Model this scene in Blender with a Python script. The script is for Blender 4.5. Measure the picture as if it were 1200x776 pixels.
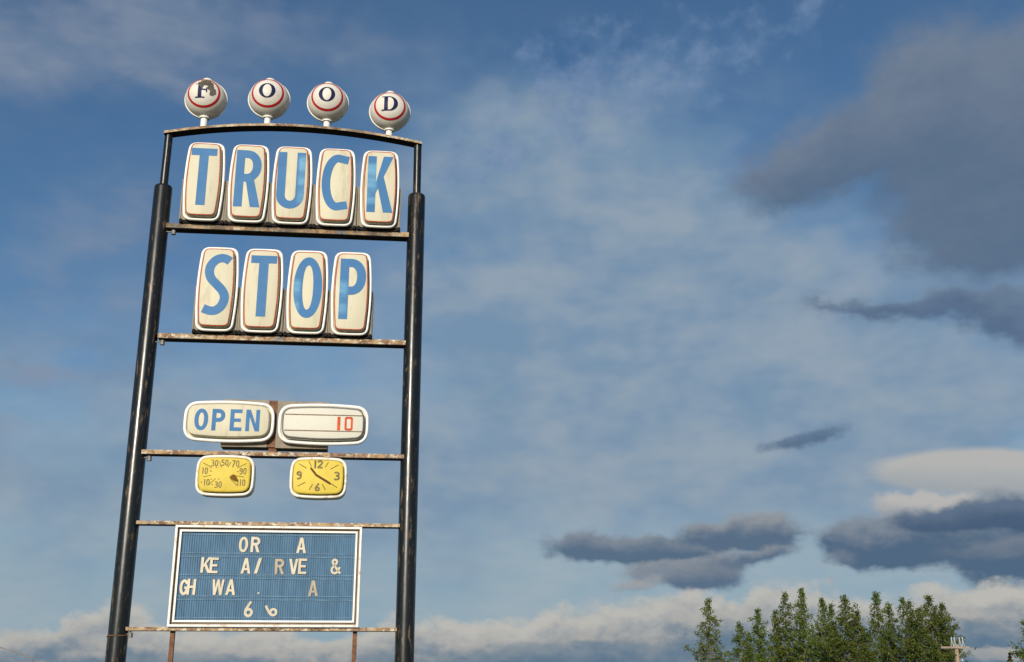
import bpy, math, random
from math import sin, cos, pi, radians as rad, sqrt, exp
from mathutils import Vector, Matrix, noise as mnoise

for o in list(bpy.data.objects): bpy.data.objects.remove(o)
S = bpy.context.scene
COL = S.collection

# ------------------------------------------------------------------ camera, sky, sun, exposure
cam = bpy.data.objects.new('camera', bpy.data.cameras.new('camera')); COL.objects.link(cam)
cam.data.sensor_width = 36.0; cam.data.lens = 36.0 * 1279.8 / 1200.0
cam.data.clip_start = 0.1; cam.data.clip_end = 20000
cam.location = (0, 0, 1.6)
cam.rotation_euler = (rad(90 + 17.164), 0, 0)
cam.rotation_euler = (Matrix.Rotation(rad(0.0), 3, 'Z') @ Matrix.Rotation(rad(90 + 17.164), 3, 'X') @ Matrix.Rotation(rad(-0.059), 3, 'Z')).to_euler()
S.camera = cam

SUN_AZ = 180.0 + 11.0      # where the sun stands, clockwise from +Y (behind and a little left of the camera)
SUN_EL = 18.5
SKY_STRENGTH = 0.085
sun_dir = Vector((sin(rad(SUN_AZ)) * cos(rad(SUN_EL)), cos(rad(SUN_AZ)) * cos(rad(SUN_EL)), sin(rad(SUN_EL))))
sl = bpy.data.lights.new('sun', 'SUN'); sl.energy = 4.1; sl.angle = rad(0.6); sl.color = (1.0, 0.90, 0.74)
sun = bpy.data.objects.new('sun', sl); COL.objects.link(sun); sun.location = (0, -40, 60)
sun.rotation_euler = sun_dir.to_track_quat('Z', 'Y').to_euler()

S.view_settings.view_transform = 'Standard'; S.view_settings.look = 'None'
S.view_settings.exposure = 0.0; S.view_settings.gamma = 1.0; S.view_settings.use_curve_mapping = False

world = bpy.data.worlds.new('World'); S.world = world; world.use_nodes = True
world.cycles.sampling_method = 'NONE'   # a smooth sky needs no light sampling of its own
def srgb(r, g, b, k=1.0):
    f = lambda c: ((c / 255 + 0.055) / 1.055) ** 2.4 if c > 10 else c / 255 / 12.92
    return (f(r) * k, f(g) * k, f(b) * k, 1.0)

class Net:
    def __init__(s, tree): s.t = tree; s.n = tree.nodes; s.l = tree.links
    def new(s, typ, **kw):
        nd = s.n.new(typ)
        for k, v in kw.items(): setattr(nd, k, v)
        return nd
    def put(s, sock, v):
        if isinstance(v, bpy.types.NodeSocket): s.l.new(v, sock)
        elif v is not None: sock.default_value = v
    def math(s, op, a, b=None, c=None, clamp=False):
        nd = s.new('ShaderNodeMath', operation=op); nd.use_clamp = clamp
        for i, v in enumerate((a, b, c)): s.put(nd.inputs[i], v)
        return nd.outputs[0]
    def vmath(s, op, a, b=None, scale=None):
        nd = s.new('ShaderNodeVectorMath', operation=op); s.put(nd.inputs[0], a)
        if b is not None: s.put(nd.inputs[1], b)
        if scale is not None: s.put(nd.inputs['Scale'], scale)
        return nd.outputs['Value'] if op in ('LENGTH', 'DOT_PRODUCT') else nd.outputs[0]
    def step(s, v, lo, hi):
        nd = s.new('ShaderNodeMapRange', interpolation_type='SMOOTHSTEP')
        s.put(nd.inputs['Value'], v); nd.inputs['From Min'].default_value = lo; nd.inputs['From Max'].default_value = hi
        return nd.outputs[0]
    def noise(s, vec, scale, detail=4, rough=0.55, dist=0.0, color=False, dim='3D'):
        nd = s.new('ShaderNodeTexNoise', noise_dimensions=dim); s.put(nd.inputs['Vector'], vec)
        nd.inputs['Scale'].default_value = scale; nd.inputs['Detail'].default_value = detail
        nd.inputs['Roughness'].default_value = rough; nd.inputs['Distortion'].default_value = dist
        return nd.outputs['Color'] if color else nd.outputs[0]
    def mix(s, f, a, b, blend='MIX'):
        nd = s.new('ShaderNodeMix', data_type='RGBA', blend_type=blend)
        s.put(nd.inputs[0], f); s.put(nd.inputs[6], a); s.put(nd.inputs[7], b)
        return nd.outputs[2]

def build_world():
    W = Net(world.node_tree); W.n.clear()
    out = W.new('ShaderNodeOutputWorld'); bg = W.new('ShaderNodeBackground'); bg2 = W.new('ShaderNodeBackground'); mixs = W.new('ShaderNodeMixShader')
    W.l.new(bg.outputs[0], mixs.inputs[1]); W.l.new(bg2.outputs[0], mixs.inputs[2]); W.l.new(mixs.outputs[0], out.inputs[0])
    sky = W.new('ShaderNodeTexSky', sky_type='NISHITA'); sky.sun_disc = False
    sky.sun_elevation = rad(SUN_EL); sky.sun_rotation = rad(SUN_AZ); sky.altitude = 200
    sky.air_density = 1.0; sky.dust_density = 0.6; sky.ozone_density = 2.5
    K = 1.0 / SKY_STRENGTH
    tc = W.new('ShaderNodeTexCoord'); sep = W.new('ShaderNodeSeparateXYZ'); W.l.new(tc.outputs['Generated'], sep.inputs[0])
    az = W.math('MULTIPLY', W.math('ARCTAN2', sep.outputs[0], sep.outputs[1]), 180 / pi)
    el = W.math('MULTIPLY', W.math('ARCSINE', sep.outputs[2]), 180 / pi)
    cmb = W.new('ShaderNodeCombineXYZ'); W.l.new(az, cmb.inputs[0]); W.l.new(el, cmb.inputs[1])
    P = cmb.outputs[0]                                   # azimuth and elevation in degrees
    def stretched(k, off=(0, 0, 0)):
        m = W.new('ShaderNodeMapping'); W.l.new(P, m.inputs[0]); m.inputs['Scale'].default_value = (1, k, 1)
        m.inputs['Location'].default_value = off; return m.outputs[0]
    def centred(vec, scale, amp, detail):
        c = W.new('ShaderNodeCombineXYZ')
        for k in (0, 1):
            q = W.noise(W.vmath('ADD', vec, (k * 37.7, k * 11.3, 0)), scale, detail, 0.55, dim='2D')
            W.l.new(W.math('MULTIPLY', W.math('SUBTRACT', q, 0.5), amp * (1.0, 0.6)[k]), c.inputs[k])
        return c.outputs[0]
    w1 = centred(stretched(1.5), 0.22, 4.0, 4); w2 = centred(stretched(1.3), 0.75, 1.4, 5)
    PW = W.vmath('ADD', P, W.vmath('ADD', w1, w2))       # soft, torn shapes
    PC = W.vmath('ADD', P, W.vmath('ADD', W.vmath('SCALE', w1, scale=0.35), W.vmath('SCALE', w2, scale=0.8)))
    def field(blobs, vec):
        tot = None; low = None
        for (a, e, rx, ry, rot, wt) in blobs:
            c_, s_ = cos(rad(rot)), sin(rad(rot))
            u = W.math('SUBTRACT', W.vmath('DOT_PRODUCT', vec, (c_ / rx, s_ / rx, 0)), (a * c_ + e * s_) / rx)
            v = W.math('SUBTRACT', W.vmath('DOT_PRODUCT', vec, (-s_ / ry, c_ / ry, 0)), (-a * s_ + e * c_) / ry)
            q = W.math('MULTIPLY_ADD', u, u, W.math('MULTIPLY', v, v))
            g = W.math('MULTIPLY', W.math('POWER', 0.36788, q), wt)
            h = W.math('MULTIPLY', g, v)
            tot = g if tot is None else W.math('ADD', tot, g)
            low = h if low is None else W.math('ADD', low, h)
        return tot, W.math('DIVIDE', low, W.math('ADD', tot, 0.02))
    col = W.mix(1.0, sky.outputs[0], (*(0.66, 0.91, 1.05), 1.0), 'MULTIPLY')
    col_up = None
    for (name, nsc, nst, namp, lo, hi, opa, dark, light, tlo, thi, hstr, nsh, warp, blobs) in CLOUDS:
        if warp != 'soft' and col_up is None: col_up = col         # from here on, only clouds below the 14th degree
        vec = {'soft': PW, 'crisp': PC, 'none': P}[warp]
        if isinstance(blobs, dict):                      # a bank of cloud: top edge elevation along the azimuth
            fc = W.new('ShaderNodeFloatCurve'); px_ = W.vmath('DOT_PRODUCT', vec, (1, 0, 0)); py_ = W.vmath('DOT_PRODUCT', vec, (0, 1, 0))
            W.l.new(W.math('MULTIPLY_ADD', px_, 1 / 60.0, 0.5), fc.inputs['Value'])
            pts = [((a + 30) / 60.0, e / 10.0) for a, e in blobs['top']]
            cv = fc.mapping.curves[0]; cv.points[0].location = (0.0, pts[0][1]); cv.points[-1].location = (1.0, pts[-1][1])
            for p in pts: cv.points.new(*p)
            fc.mapping.update()
            d = W.math('SUBTRACT', W.math('MULTIPLY', fc.outputs[0], 10.0), py_)
            f = W.math('ADD', W.math('MULTIPLY', d, blobs['soft']), 0.5)
            h = W.math('SUBTRACT', blobs['lit'], W.math('MULTIPLY', d, blobs['fall']))
        else:
            f, h = field(blobs, vec)
        nv = stretched(nst, (len(name) * 7.3, 3.1, len(name) * 1.9))
        n = W.math('SUBTRACT', W.noise(nv, nsc, 3 if warp == 'soft' else 5, 0.58, dim='2D'), 0.5)
        a = W.step(W.math('ADD', f, W.math('MULTIPLY', n, W.math('MINIMUM', W.math('MULTIPLY', W.math('MAXIMUM', f, 0.0), 3.5 * namp), namp))), lo, hi)
        a = W.math('MULTIPLY', a, opa)
        n2 = W.math('SUBTRACT', W.noise(stretched(nst * 1.2, (11.7, len(name), 5.5)), nsc * 1.6, 3 if warp == 'soft' else 4, 0.6, dim='2D'), 0.5)
        if warp == 'crisp' and len(name) > 9:            # billows: brighter where the cloud thins upwards, towards the sun's side
            up = W.math('SUBTRACT', W.noise(W.vmath('ADD', nv, (-0.18, 0.42 * nst, 0)), nsc, 4, 0.58, dim='2D'), 0.5)
            n2 = W.math('ADD', W.math('MULTIPLY', n2, 0.55), W.math('MULTIPLY', W.math('SUBTRACT', n, up), 1.3))
        t = W.step(W.math('ADD', W.math('MULTIPLY', h, hstr), W.math('MULTIPLY', n2, nsh)), tlo, thi)
        c = W.mix(t, srgb(*dark, K), srgb(*light, K))
        col = W.mix(a, col, c)
    W.l.new(col_up, bg.inputs[0]); bg.inputs[1].default_value = SKY_STRENGTH
    W.l.new(col, bg2.inputs[0]); bg2.inputs[1].default_value = SKY_STRENGTH
    W.l.new(W.math('LESS_THAN', el, 14.2), mixs.inputs[0])      # the two halves agree there: no low cloud reaches that high

# name, noise scale, vertical stretch, noise amount, threshold low / high, opacity, shaded colour, lit colour, lit low / high, lit by height, mottling, edge, blobs (azimuth, elevation, radii, tilt, weight)
CLOUDS = [('low haze', 0.12, 2.5, 0.5, 0.1, 0.95, 0.92, (142, 165, 181), (156, 171, 181), -0.4, 0.4, -0.2, 1.6, 'soft', [(1.77, 5.59, 48.431, 10.954, -0.1, 1.0), (0.02, -0.28, 46.985, 4.891, 0.1, 0.5)]),
 ('high veil',
  0.1,
  1.6,
  1.4,
  -0.1,
  0.95,
  0.94,
  (117, 145, 172),
  (147, 163, 178),
  -0.4,
  0.4,
  0.0,
  1.6,
  'soft',
  [(7.56, 19.61, 15.891, 6.207, -2.4, 0.9),
   (0.98, 26.83, 8.406, 4.785, -0.4, 0.6),
   (15.68, 13.03, 14.08, 3.873, -3.5, 0.9),
   (-11.1, 9.32, 18.206, 5.183, 1.9, 0.6),
   (4.5, 9.48, 22.358, 2.631, -0.7, 0.4),
   (9.22, 15.55, 13.602, 5.747, -2.3, 0.45)]),
 ('left grey veil',
  0.13,
  2.0,
  1.3,
  0.0,
  1.0,
  0.8,
  (109, 130, 157),
  (133, 145, 165),
  -0.4,
  0.4,
  0.0,
  1.6,
  'soft',
  [(-24.49, 29.96, 10.365, 2.744, 16.2, 1.0),
   (-20.35, 28.88, 3.6, 0.811, -16.0, 0.5),
   (-24.33, 13.55, 3.863, 0.82, 1.9, 0.6),
   (-24.68, 10.24, 5.643, 2.426, 4.7, 0.4),
   (-21.81, 19.27, 10.788, 5.018, 7.2, 0.45),
   (-12.53, 30.92, 7.796, 2.481, 5.6, 0.3)]),
 ('small high puffs',
  0.42,
  1.2,
  2.2,
  0.25,
  1.2,
  0.6,
  (102, 131, 168),
  (124, 146, 178),
  -0.3,
  0.3,
  0.0,
  1.6,
  'soft',
  [(4.02, 30.21, 5.529, 2.967, 18.3, 0.8), (13.02, 31.3, 4.381, 1.852, 14.2, 0.6), (-1.98, 25.94, 2.949, 1.311, 20.8, 0.9), (7.95, 28.76, 4.43, 1.704, 16.7, 0.6), (17.42, 32.0, 2.836, 1.205, 12.0, 0.5)]),
 ('great grey cloud',
  0.2,
  1.5,
  0.8,
  0.06,
  1.05,
  0.92,
  (88, 108, 133),
  (116, 129, 147),
  -0.8,
  1.0,
  0.9,
  1.0,
  'soft',
  [(24.39, 26.39, 4.632, 3.212, -10.2, 1),
   (19.41, 24.89, 4.864, 1.878, 2.4, 0.9),
   (26.42, 23.17, 4.399, 3.21, -10.1, 1),
   (15.05, 24.25, 3.44, 1.197, -0.7, 0.75),
   (24.07, 20.88, 3.663, 1.561, -8.4, 0.7),
   (28.84, 25.92, 3.932, 3.889, -12.2, 1),
   (22.17, 27.59, 3.057, 2.023, 20.5, 0.7),
   (17.47, 25.69, 2.492, 1.595, 18.0, 0.5),
   (24.68, 19.34, 3.593, 1.64, -8.1, 0.5)]),
 ('right dark streak',
  0.3,
  2.2,
  0.7,
  0.03,
  1.15,
  0.9,
  (80, 101, 130),
  (106, 125, 148),
  -0.7,
  0.9,
  0.8,
  0.8,
  'soft',
  [(21.78, 17.33, 5.94, 0.712, -6.4, 0.85), (18.69, 17.87, 2.557, 0.384, -5.6, 0.7), (25.11, 16.56, 3.115, 1.146, -15.2, 0.9), (26.48, 15.19, 2.077, 1.456, -22.1, 0.8)]),
 ('small dark scrap', 0.8, 1.4, 1.4, 0.1, 1.1, 0.85, (78, 101, 130), (100, 122, 148), -0.5, 0.7, 0.5, 0.8, 'none', [(16.05, 11.29, 1.684, 0.385, 8.9, 1), (14.15, 10.91, 1.453, 0.344, 9.4, 0.8)]),
 ('pale lens cloud', 0.35, 2.4, 0.3, 0.26, 0.66, 0.92, (160, 166, 170), (182, 181, 178), -0.9, 0.6, 0.9, 0.5, 'none', [(21.87, 9.14, 3.694, 0.943, -3.5, 1.1), (25.26, 8.8, 3.323, 0.96, -4.0, 1)]),
 ('bright top', 0.6, 1.5, 0.5, 0.26, 0.7, 0.95, (152, 157, 165), (184, 182, 179), -0.5, 0.5, 0.9, 0.6, 'crisp', [(20.11, 7.47, 2.284, 0.822, -2.6, 1), (22.42, 7.2, 1.716, 0.728, -2.9, 0.8)]),
 ('right dark body',
  0.4,
  1.6,
  0.7,
  0.24,
  0.72,
  0.97,
  (77, 101, 127),
  (128, 138, 150),
  -0.35,
  1.0,
  1.2,
  0.9,
  'crisp',
  [(19.37, 6.03, 3.152, 1.185, -2.0, 1), (23.07, 6.28, 3.006, 1.16, -2.6, 1), (24.4, 4.92, 2.557, 1.649, -2.2, 1), (17.54, 5.6, 2.007, 0.988, -1.7, 0.8), (24.95, 6.43, 2.193, 1.186, -2.9, 1)]),
 ('right pale fold',
  0.4,
  2.0,
  0.8,
  0.2,
  1.0,
  0.55,
  (112, 125, 142),
  (136, 142, 151),
  -0.6,
  0.6,
  0.6,
  0.8,
  'crisp',
  [(22.95, 5.25, 2.245, 0.477, 1.8, 0.9), (24.65, 5.5, 1.461, 0.551, -2.4, 0.8), (16.69, 5.17, 1.05, 0.412, -1.5, 0.8)]),
 ('right cloud crest',
  0.4,
  1.6,
  0.6,
  0.26,
  0.72,
  0.9,
  (69, 92, 120),
  (92, 111, 135),
  -0.5,
  0.9,
  1.0,
  0.6,
  'crisp',
  [(20.83, 6.79, 2.138, 0.57, -2.5, 1), (23.72, 6.97, 2.056, 0.6, -3.0, 1), (25.37, 6.81, 1.456, 0.711, -3.1, 1)]),
 ('middle pale core', 0.5, 1.6, 1.0, 0.22, 0.85, 0.9, (118, 130, 145), (146, 150, 155), -0.6, 0.7, 0.8, 0.8, 'crisp', [(9.39, 5.32, 2.657, 1.017, -0.8, 1), (7.0, 4.79, 1.557, 0.679, 9.5, 0.7)]),
 ('middle left lobe',
  0.5,
  1.6,
  1.05,
  0.2,
  0.8,
  0.95,
  (83, 106, 130),
  (128, 137, 149),
  -0.4,
  1.0,
  1.0,
  0.6,
  'crisp',
  [(3.63, 5.97, 2.551, 0.817, -3.3, 1), (6.39, 5.95, 2.268, 0.685, -4.6, 1), (8.77, 5.83, 1.725, 0.468, -8.8, 0.9)]),
 ('middle right lobe', 0.5, 1.6, 1.05, 0.2, 0.8, 0.95, (84, 106, 130), (142, 147, 153), -0.3, 1.0, 1.1, 0.6, 'crisp', [(10.87, 6.61, 2.908, 0.724, 4.8, 1), (13.15, 6.3, 1.932, 0.674, -1.4, 1)]),
 ('middle low lobe',
  0.5,
  1.6,
  1.0,
  0.2,
  0.8,
  0.95,
  (86, 107, 131),
  (138, 144, 152),
  -0.4,
  1.0,
  1.0,
  0.6,
  'crisp',
  [(10.24, 4.42, 2.037, 0.714, 3.3, 1), (12.37, 5.39, 2.186, 0.462, 4.9, 0.9), (8.91, 4.27, 1.282, 0.505, -0.6, 0.6)]),
 ('middle pale scraps', 0.7, 1.6, 0.9, 0.25, 0.95, 0.75, (138, 146, 155), (160, 160, 161), -0.4, 0.5, 0.5, 1.0, 'crisp', [(6.33, 4.12, 1.642, 0.423, 11.6, 1), (15.86, 3.96, 0.486, 0.328, -1.1, 0.6)]),
 ('bank behind',
  0.46,
  1.4,
  1.7,
  0.22,
  0.82,
  0.97,
  (120, 135, 150),
  (187, 185, 179),
  -0.8,
  0.5,
  1.0,
  0.9,
  'crisp',
  {'fall': 0.55,
   'lit': 0.55,
   'soft': 0.75,
   'top': [(-25.75, 1.66),
           (-23.63, 1.84),
           (-22.07, 1.71),
           (-20.94, 2.66),
           (-19.61, 2.85),
           (-17.82, 2.48),
           (-16.16, 1.62),
           (-12.73, 1.81),
           (-8.55, 1.67),
           (-5.17, 2.52),
           (-1.71, 2.12),
           (0.02, 2.29),
           (2.19, 2.87),
           (5.22, 3.03),
           (8.24, 3.6),
           (10.77, 3.33),
           (12.89, 3.8),
           (16.17, 3.75),
           (18.12, 3.31),
           (20.49, 3.66),
           (22.78, 3.76),
           (26.03, 3.59)]}),
 ('bank middle',
  0.4,
  1.6,
  1.6,
  0.25,
  0.95,
  0.92,
  (100, 123, 144),
  (172, 171, 167),
  -0.4,
  0.6,
  1.0,
  1.3,
  'crisp',
  {'fall': 0.55,
   'lit': 0.45,
   'soft': 0.6,
   'top': [(-25.68, 1.13),
           (-22.83, 1.32),
           (-20.26, 1.73),
           (-17.54, 1.53),
           (-14.3, 0.99),
           (-8.52, 0.94),
           (-4.29, 1.61),
           (-1.28, 1.28),
           (2.17, 1.7),
           (6.04, 1.95),
           (9.46, 2.43),
           (12.82, 2.65),
           (16.88, 2.68),
           (19.98, 2.4),
           (21.9, 2.61),
           (25.91, 2.68)]}),
 ('bank front',
  0.36,
  1.8,
  1.5,
  0.22,
  0.98,
  0.9,
  (94, 119, 142),
  (132, 144, 153),
  -0.4,
  0.7,
  1.0,
  1.2,
  'crisp',
  {'fall': 0.4,
   'lit': 0.3,
   'soft': 0.6,
   'top': [(-25.6, 0.54), (-21.98, 0.33), (-17.46, 0.66), (-12.63, 0.28), (-7.64, 0.12), (-1.7, 0.87), (2.6, 1.12), (6.87, 1.28), (11.09, 1.6), (15.2, 1.74), (19.13, 1.63), (21.44, 1.84), (25.8, 1.86)]}),
 ('low gap', 0.7, 1.8, 0.6, 0.26, 0.8, 0.85, (150, 156, 160), (176, 172, 166), -0.4, 0.5, 0.4, 0.8, 'crisp', [(23.14, 0.64, 2.541, 0.343, -0.2, 1), (-1.7, 0.3, 3.425, 0.123, 0.1, 0.4)])]
build_world()

# ------------------------------------------------------------------ helpers
class MB:
    """collects geometry and links it as ONE mesh object"""
    def __init__(s): s.v = []; s.f = []; s.mi = []; s.cur = 0
    def face(s, idx): s.f.append(tuple(idx)); s.mi.append(s.cur)
    def add(s, vs, fs):
        b = len(s.v); s.v += [tuple(v) for v in vs]
        for f in fs: s.face([b + i for i in f])
    def box(s, x0, x1, y0, y1, z0, z1, front=None):
        b = len(s.v)
        s.v += [(x, y, z) for z in (z0, z1) for y in (y0, y1) for x in (x0, x1)]
        fs = [(0, 2, 3, 1), (4, 5, 7, 6), (0, 1, 5, 4), (2, 6, 7, 3), (0, 4, 6, 2), (1, 3, 7, 5)]
        for k, f in enumerate(fs):
            c = s.cur
            if front is not None and k == 2: s.cur = front
            s.face([b + i for i in f]); s.cur = c
    def bar(s, p, q, r0, r1=None, n=10, caps=True):
        p = Vector(p); q = Vector(q); r1 = r0 if r1 is None else r1
        d = (q - p).normalized(); a = d.orthogonal().normalized(); c = d.cross(a)
        b = len(s.v)
        for k in range(n):
            t = 2 * pi * k / n; o = a * cos(t) + c * sin(t)
            s.v.append(tuple(p + o * r0)); s.v.append(tuple(q + o * r1))
        for k in range(n):
            j = (k + 1) % n; s.face((b + 2 * k, b + 2 * j, b + 2 * j + 1, b + 2 * k + 1))
        if caps:
            s.face([b + 2 * k for k in range(n)][::-1]); s.face([b + 2 * k + 1 for k in range(n)])
    def tube(s, pts, radii, n=8):
        pts = [Vector(p) for p in pts]; rings = []
        up = Vector((0.13, 0.37, 0.92)).normalized()
        for i, p in enumerate(pts):
            d = (pts[min(i + 1, len(pts) - 1)] - pts[max(i - 1, 0)]).normalized()
            a = d.cross(up); a = a.normalized() if a.length > 1e-3 else d.orthogonal().normalized()
            c = d.cross(a); r = radii[i] if hasattr(radii, '__len__') else radii
            rings.append(len(s.v))
            for k in range(n):
                t = 2 * pi * k / n; s.v.append(tuple(p + (a * cos(t) + c * sin(t)) * r))
        for i in range(len(rings) - 1):
            for k in range(n):
                j = (k + 1) % n; s.face((rings[i] + k, rings[i] + j, rings[i + 1] + j, rings[i + 1] + k))
        s.face([rings[0] + k for k in range(n)][::-1]); s.face([rings[-1] + k for k in range(n)])
    def lathe(s, prof, c=(0, 0, 0), n=32):
        rings = []
        for r, z in prof:
            rings.append(len(s.v))
            for k in range(n):
                t = 2 * pi * k / n; s.v.append((c[0] + r * cos(t), c[1] + r * sin(t), c[2] + z))
        for i in range(len(rings) - 1):
            for k in range(n):
                j = (k + 1) % n; s.face((rings[i] + k, rings[i] + j, rings[i + 1] + j, rings[i + 1] + k))
        s.face([rings[0] + k for k in range(n)][::-1]); s.face([rings[-1] + k for k in range(n)])
    def loops(s, loops, cap_last=False, cap_first=False):
        """skins closed loops of equal length"""
        m = len(loops[0]); base = []
        for lp in loops:
            base.append(len(s.v)); s.v += [tuple(p) for p in lp]
        for i in range(len(loops) - 1):
            for k in range(m):
                j = (k + 1) % m; s.face((base[i] + k, base[i] + j, base[i + 1] + j, base[i + 1] + k))
        if cap_last: s.face([base[-1] + k for k in range(m)])
        if cap_first: s.face([base[0] + k for k in range(m)][::-1])
    def build(s, name, mat, parent=None, angle=35):
        me = bpy.data.meshes.new(name); me.from_pydata(s.v, [], s.f)
        for m in (mat if isinstance(mat, (list, tuple)) else [mat]): me.materials.append(m)
        me.polygons.foreach_set('material_index', s.mi)
        me.polygons.foreach_set('use_smooth', [True] * len(s.f))
        me.update(); me.set_sharp_from_angle(angle=rad(angle))
        ob = bpy.data.objects.new(name, me); COL.objects.link(ob)
        if parent: ob.parent = parent
        return ob

def tag(o, label=None, cat=None, group=None, kind=None):
    if label: o['label'] = label
    if cat: o['category'] = cat
    if group: o['group'] = group
    if kind: o['kind'] = kind
    return o
def thing(name, label, cat, loc, rz=0.0, group=None):
    o = bpy.data.objects.new(name, None); o.empty_display_size = 0.2; COL.objects.link(o)
    o.location = loc; o.rotation_euler = (0, 0, rz)
    return tag(o, label, cat, group)

# ------------------------------------------------------------------ materials
def mat(name, base, rough=0.5, var=0.0, vscale=6.0, metallic=0.0, bump=0.0, bscale=30.0, spec=0.5, dirt=None, stretch=(1, 1, 1)):
    m = bpy.data.materials.new(name); m.use_nodes = True; N = Net(m.node_tree)
    p = N.n['Principled BSDF']; tc = N.new('ShaderNodeTexCoord')
    mp = N.new('ShaderNodeMapping'); N.l.new(tc.outputs['Object'], mp.inputs[0]); mp.inputs['Scale'].default_value = stretch
    oi = N.new('ShaderNodeObjectInfo')
    V = N.vmath('ADD', mp.outputs[0], N.vmath('SCALE', (31.0, 17.0, 23.0), scale=oi.outputs['Random'])); c = (*base, 1.0)
    if var:
        n = N.noise(V, vscale, 6, 0.6)
        a = tuple(x * (1 - var) for x in base) + (1,); b = tuple(min(1, x * (1 + var)) for x in base) + (1,)
        c = N.mix(N.step(n, 0.3, 0.7), a, b)
    if dirt:                                            # (colour, scale, low, high, amount)
        dc, ds, lo, hi, am = dirt
        c = N.mix(N.math('MULTIPLY', N.step(N.noise(V, ds, 8, 0.68), lo, hi), am), c, (*dc, 1.0))
    N.put(p.inputs['Base Color'], c)
    r = N.math('ADD', N.math('MULTIPLY', N.noise(V, vscale * 2.3, 5), 0.25), rough - 0.125, clamp=True)
    N.put(p.inputs['Roughness'], r)
    p.inputs['Metallic'].default_value = metallic; p.inputs['Specular IOR Level'].default_value = spec
    if bump:
        b = N.new('ShaderNodeBump'); b.inputs['Strength'].default_value = bump; b.inputs['Distance'].default_value = 0.02
        N.put(b.inputs['Height'], N.noise(V, bscale, 6, 0.6)); N.l.new(b.outputs[0], p.inputs['Normal'])
    m['net'] = 1
    return m

M = {}
M['black'] = mat('black_paint', (0.010, 0.010, 0.0095), 0.29, 0.3, 3, spec=0.5, bump=0.12, bscale=12, dirt=((0.27, 0.175, 0.09), 9, 0.545, 0.70, 0.65), stretch=(1.6, 1.6, 0.3))
M['beam_black'] = mat('dark_beam_shade', (0.010, 0.009, 0.009), 0.7, 0.3, 6, spec=0.15, dirt=((0.03, 0.02, 0.014), 8, 0.5, 0.7, 0.6))  # near black: shade under the beams put into the colour; also lips and hangers
M['white'] = mat('white_enamel', (0.86, 0.84, 0.80), 0.35, 0.05, 4, dirt=((0.42, 0.22, 0.09), 5, 0.64, 0.78, 0.6))
M['white_rusty'] = mat('stained_white_enamel', (0.82, 0.79, 0.73), 0.4, 0.06, 5, dirt=((0.40, 0.20, 0.09), 6, 0.52, 0.66, 0.75))
M['cream'] = mat('cream_plastic', (0.645, 0.595, 0.445), 0.5, 0.04, 1.3, spec=0.15, dirt=((0.38, 0.31, 0.20), 2.6, 0.48, 0.74, 0.5), stretch=(2.2, 1, 0.45))
M['price_face'] = mat('white_plastic', (0.66, 0.635, 0.55), 0.5, 0.03, 2, spec=0.15, dirt=((0.42, 0.36, 0.27), 4, 0.58, 0.8, 0.35))
M['yellow'] = mat('yellow_plastic', (0.70, 0.535, 0.085), 0.5, 0.05, 3, spec=0.15, dirt=((0.45, 0.27, 0.03), 4, 0.55, 0.8, 0.4))
M['red_line'] = mat('faded_red_paint', (0.42, 0.075, 0.03), 0.55, 0.25, 9, spec=0.15)
M['red'] = mat('red_paint', (0.48, 0.018, 0.022), 0.5, 0.1, 9, spec=0.2)
M['red_digit'] = mat('orange_red_plastic', (0.60, 0.085, 0.02), 0.55, 0.2, 12, spec=0.15)
M['navy'] = mat('navy_paint', (0.014, 0.018, 0.07), 0.55, 0.2, 9, spec=0.15)
M['globe'] = mat('globe_plastic', (0.90, 0.85, 0.76), 0.42, 0.04, 4, spec=0.22, dirt=((0.45, 0.38, 0.28), 5, 0.55, 0.8, 0.35))
def see_through(m, k):
    N = Net(m.node_tree); p = N.n['Principled BSDF']; tr = N.new('ShaderNodeBsdfTranslucent'); tr.inputs[0].default_value = (0.7, 0.62, 0.5, 1)
    mx = N.new('ShaderNodeMixShader'); mx.inputs[0].default_value = k
    N.l.new(p.outputs[0], mx.inputs[1]); N.l.new(tr.outputs[0], mx.inputs[2]); N.l.new(mx.outputs[0], N.n['Material Output'].inputs[0])
see_through(M['globe'], 0.20)
M['grey_inside'] = mat('dark_globe_inside', (0.16, 0.135, 0.12), 0.8, 0.3, 6)
M['galv'] = mat('weathered_sheet_metal', (0.235, 0.195, 0.14), 0.6, 0.22, 5, bump=0.1, dirt=((0.15, 0.09, 0.05), 4, 0.52, 0.75, 0.6), stretch=(1, 1, 0.35))
M['rust'] = mat('rusty_steel', (0.17, 0.075, 0.038), 0.8, 0.35, 9, bump=0.3, dirt=((0.30, 0.16, 0.09), 12, 0.52, 0.7, 0.7))
M['track_brown'] = mat('brown_track', (0.24, 0.165, 0.115), 0.6, 0.3, 14, spec=0.1)
M['dark_line'] = mat('dark_print', (0.07, 0.05, 0.03), 0.6, 0.3, 14, spec=0.1)
M['grey_num'] = mat('grey_numeral_paint', (0.21, 0.16, 0.075), 0.6, 0.3, 18, spec=0.1)
M['brown'] = mat('brown_pointer_paint', (0.18, 0.085, 0.008), 0.6, 0.2, 9, spec=0.1)
M['brown_hand'] = mat('dark_brown_hand_paint', (0.11, 0.045, 0.018), 0.6, 0.2, 9, spec=0.1)
M['loose'] = mat('cream_letter_plastic', (0.59, 0.515, 0.38), 0.45, 0.1, 4, dirt=((0.36, 0.29, 0.19), 6, 0.55, 0.75, 0.5))
M['loose_dull'] = mat('weathered_tan_letter_plastic', (0.42, 0.35, 0.25), 0.55, 0.15, 4, dirt=((0.26, 0.2, 0.13), 6, 0.5, 0.7, 0.5))
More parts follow.
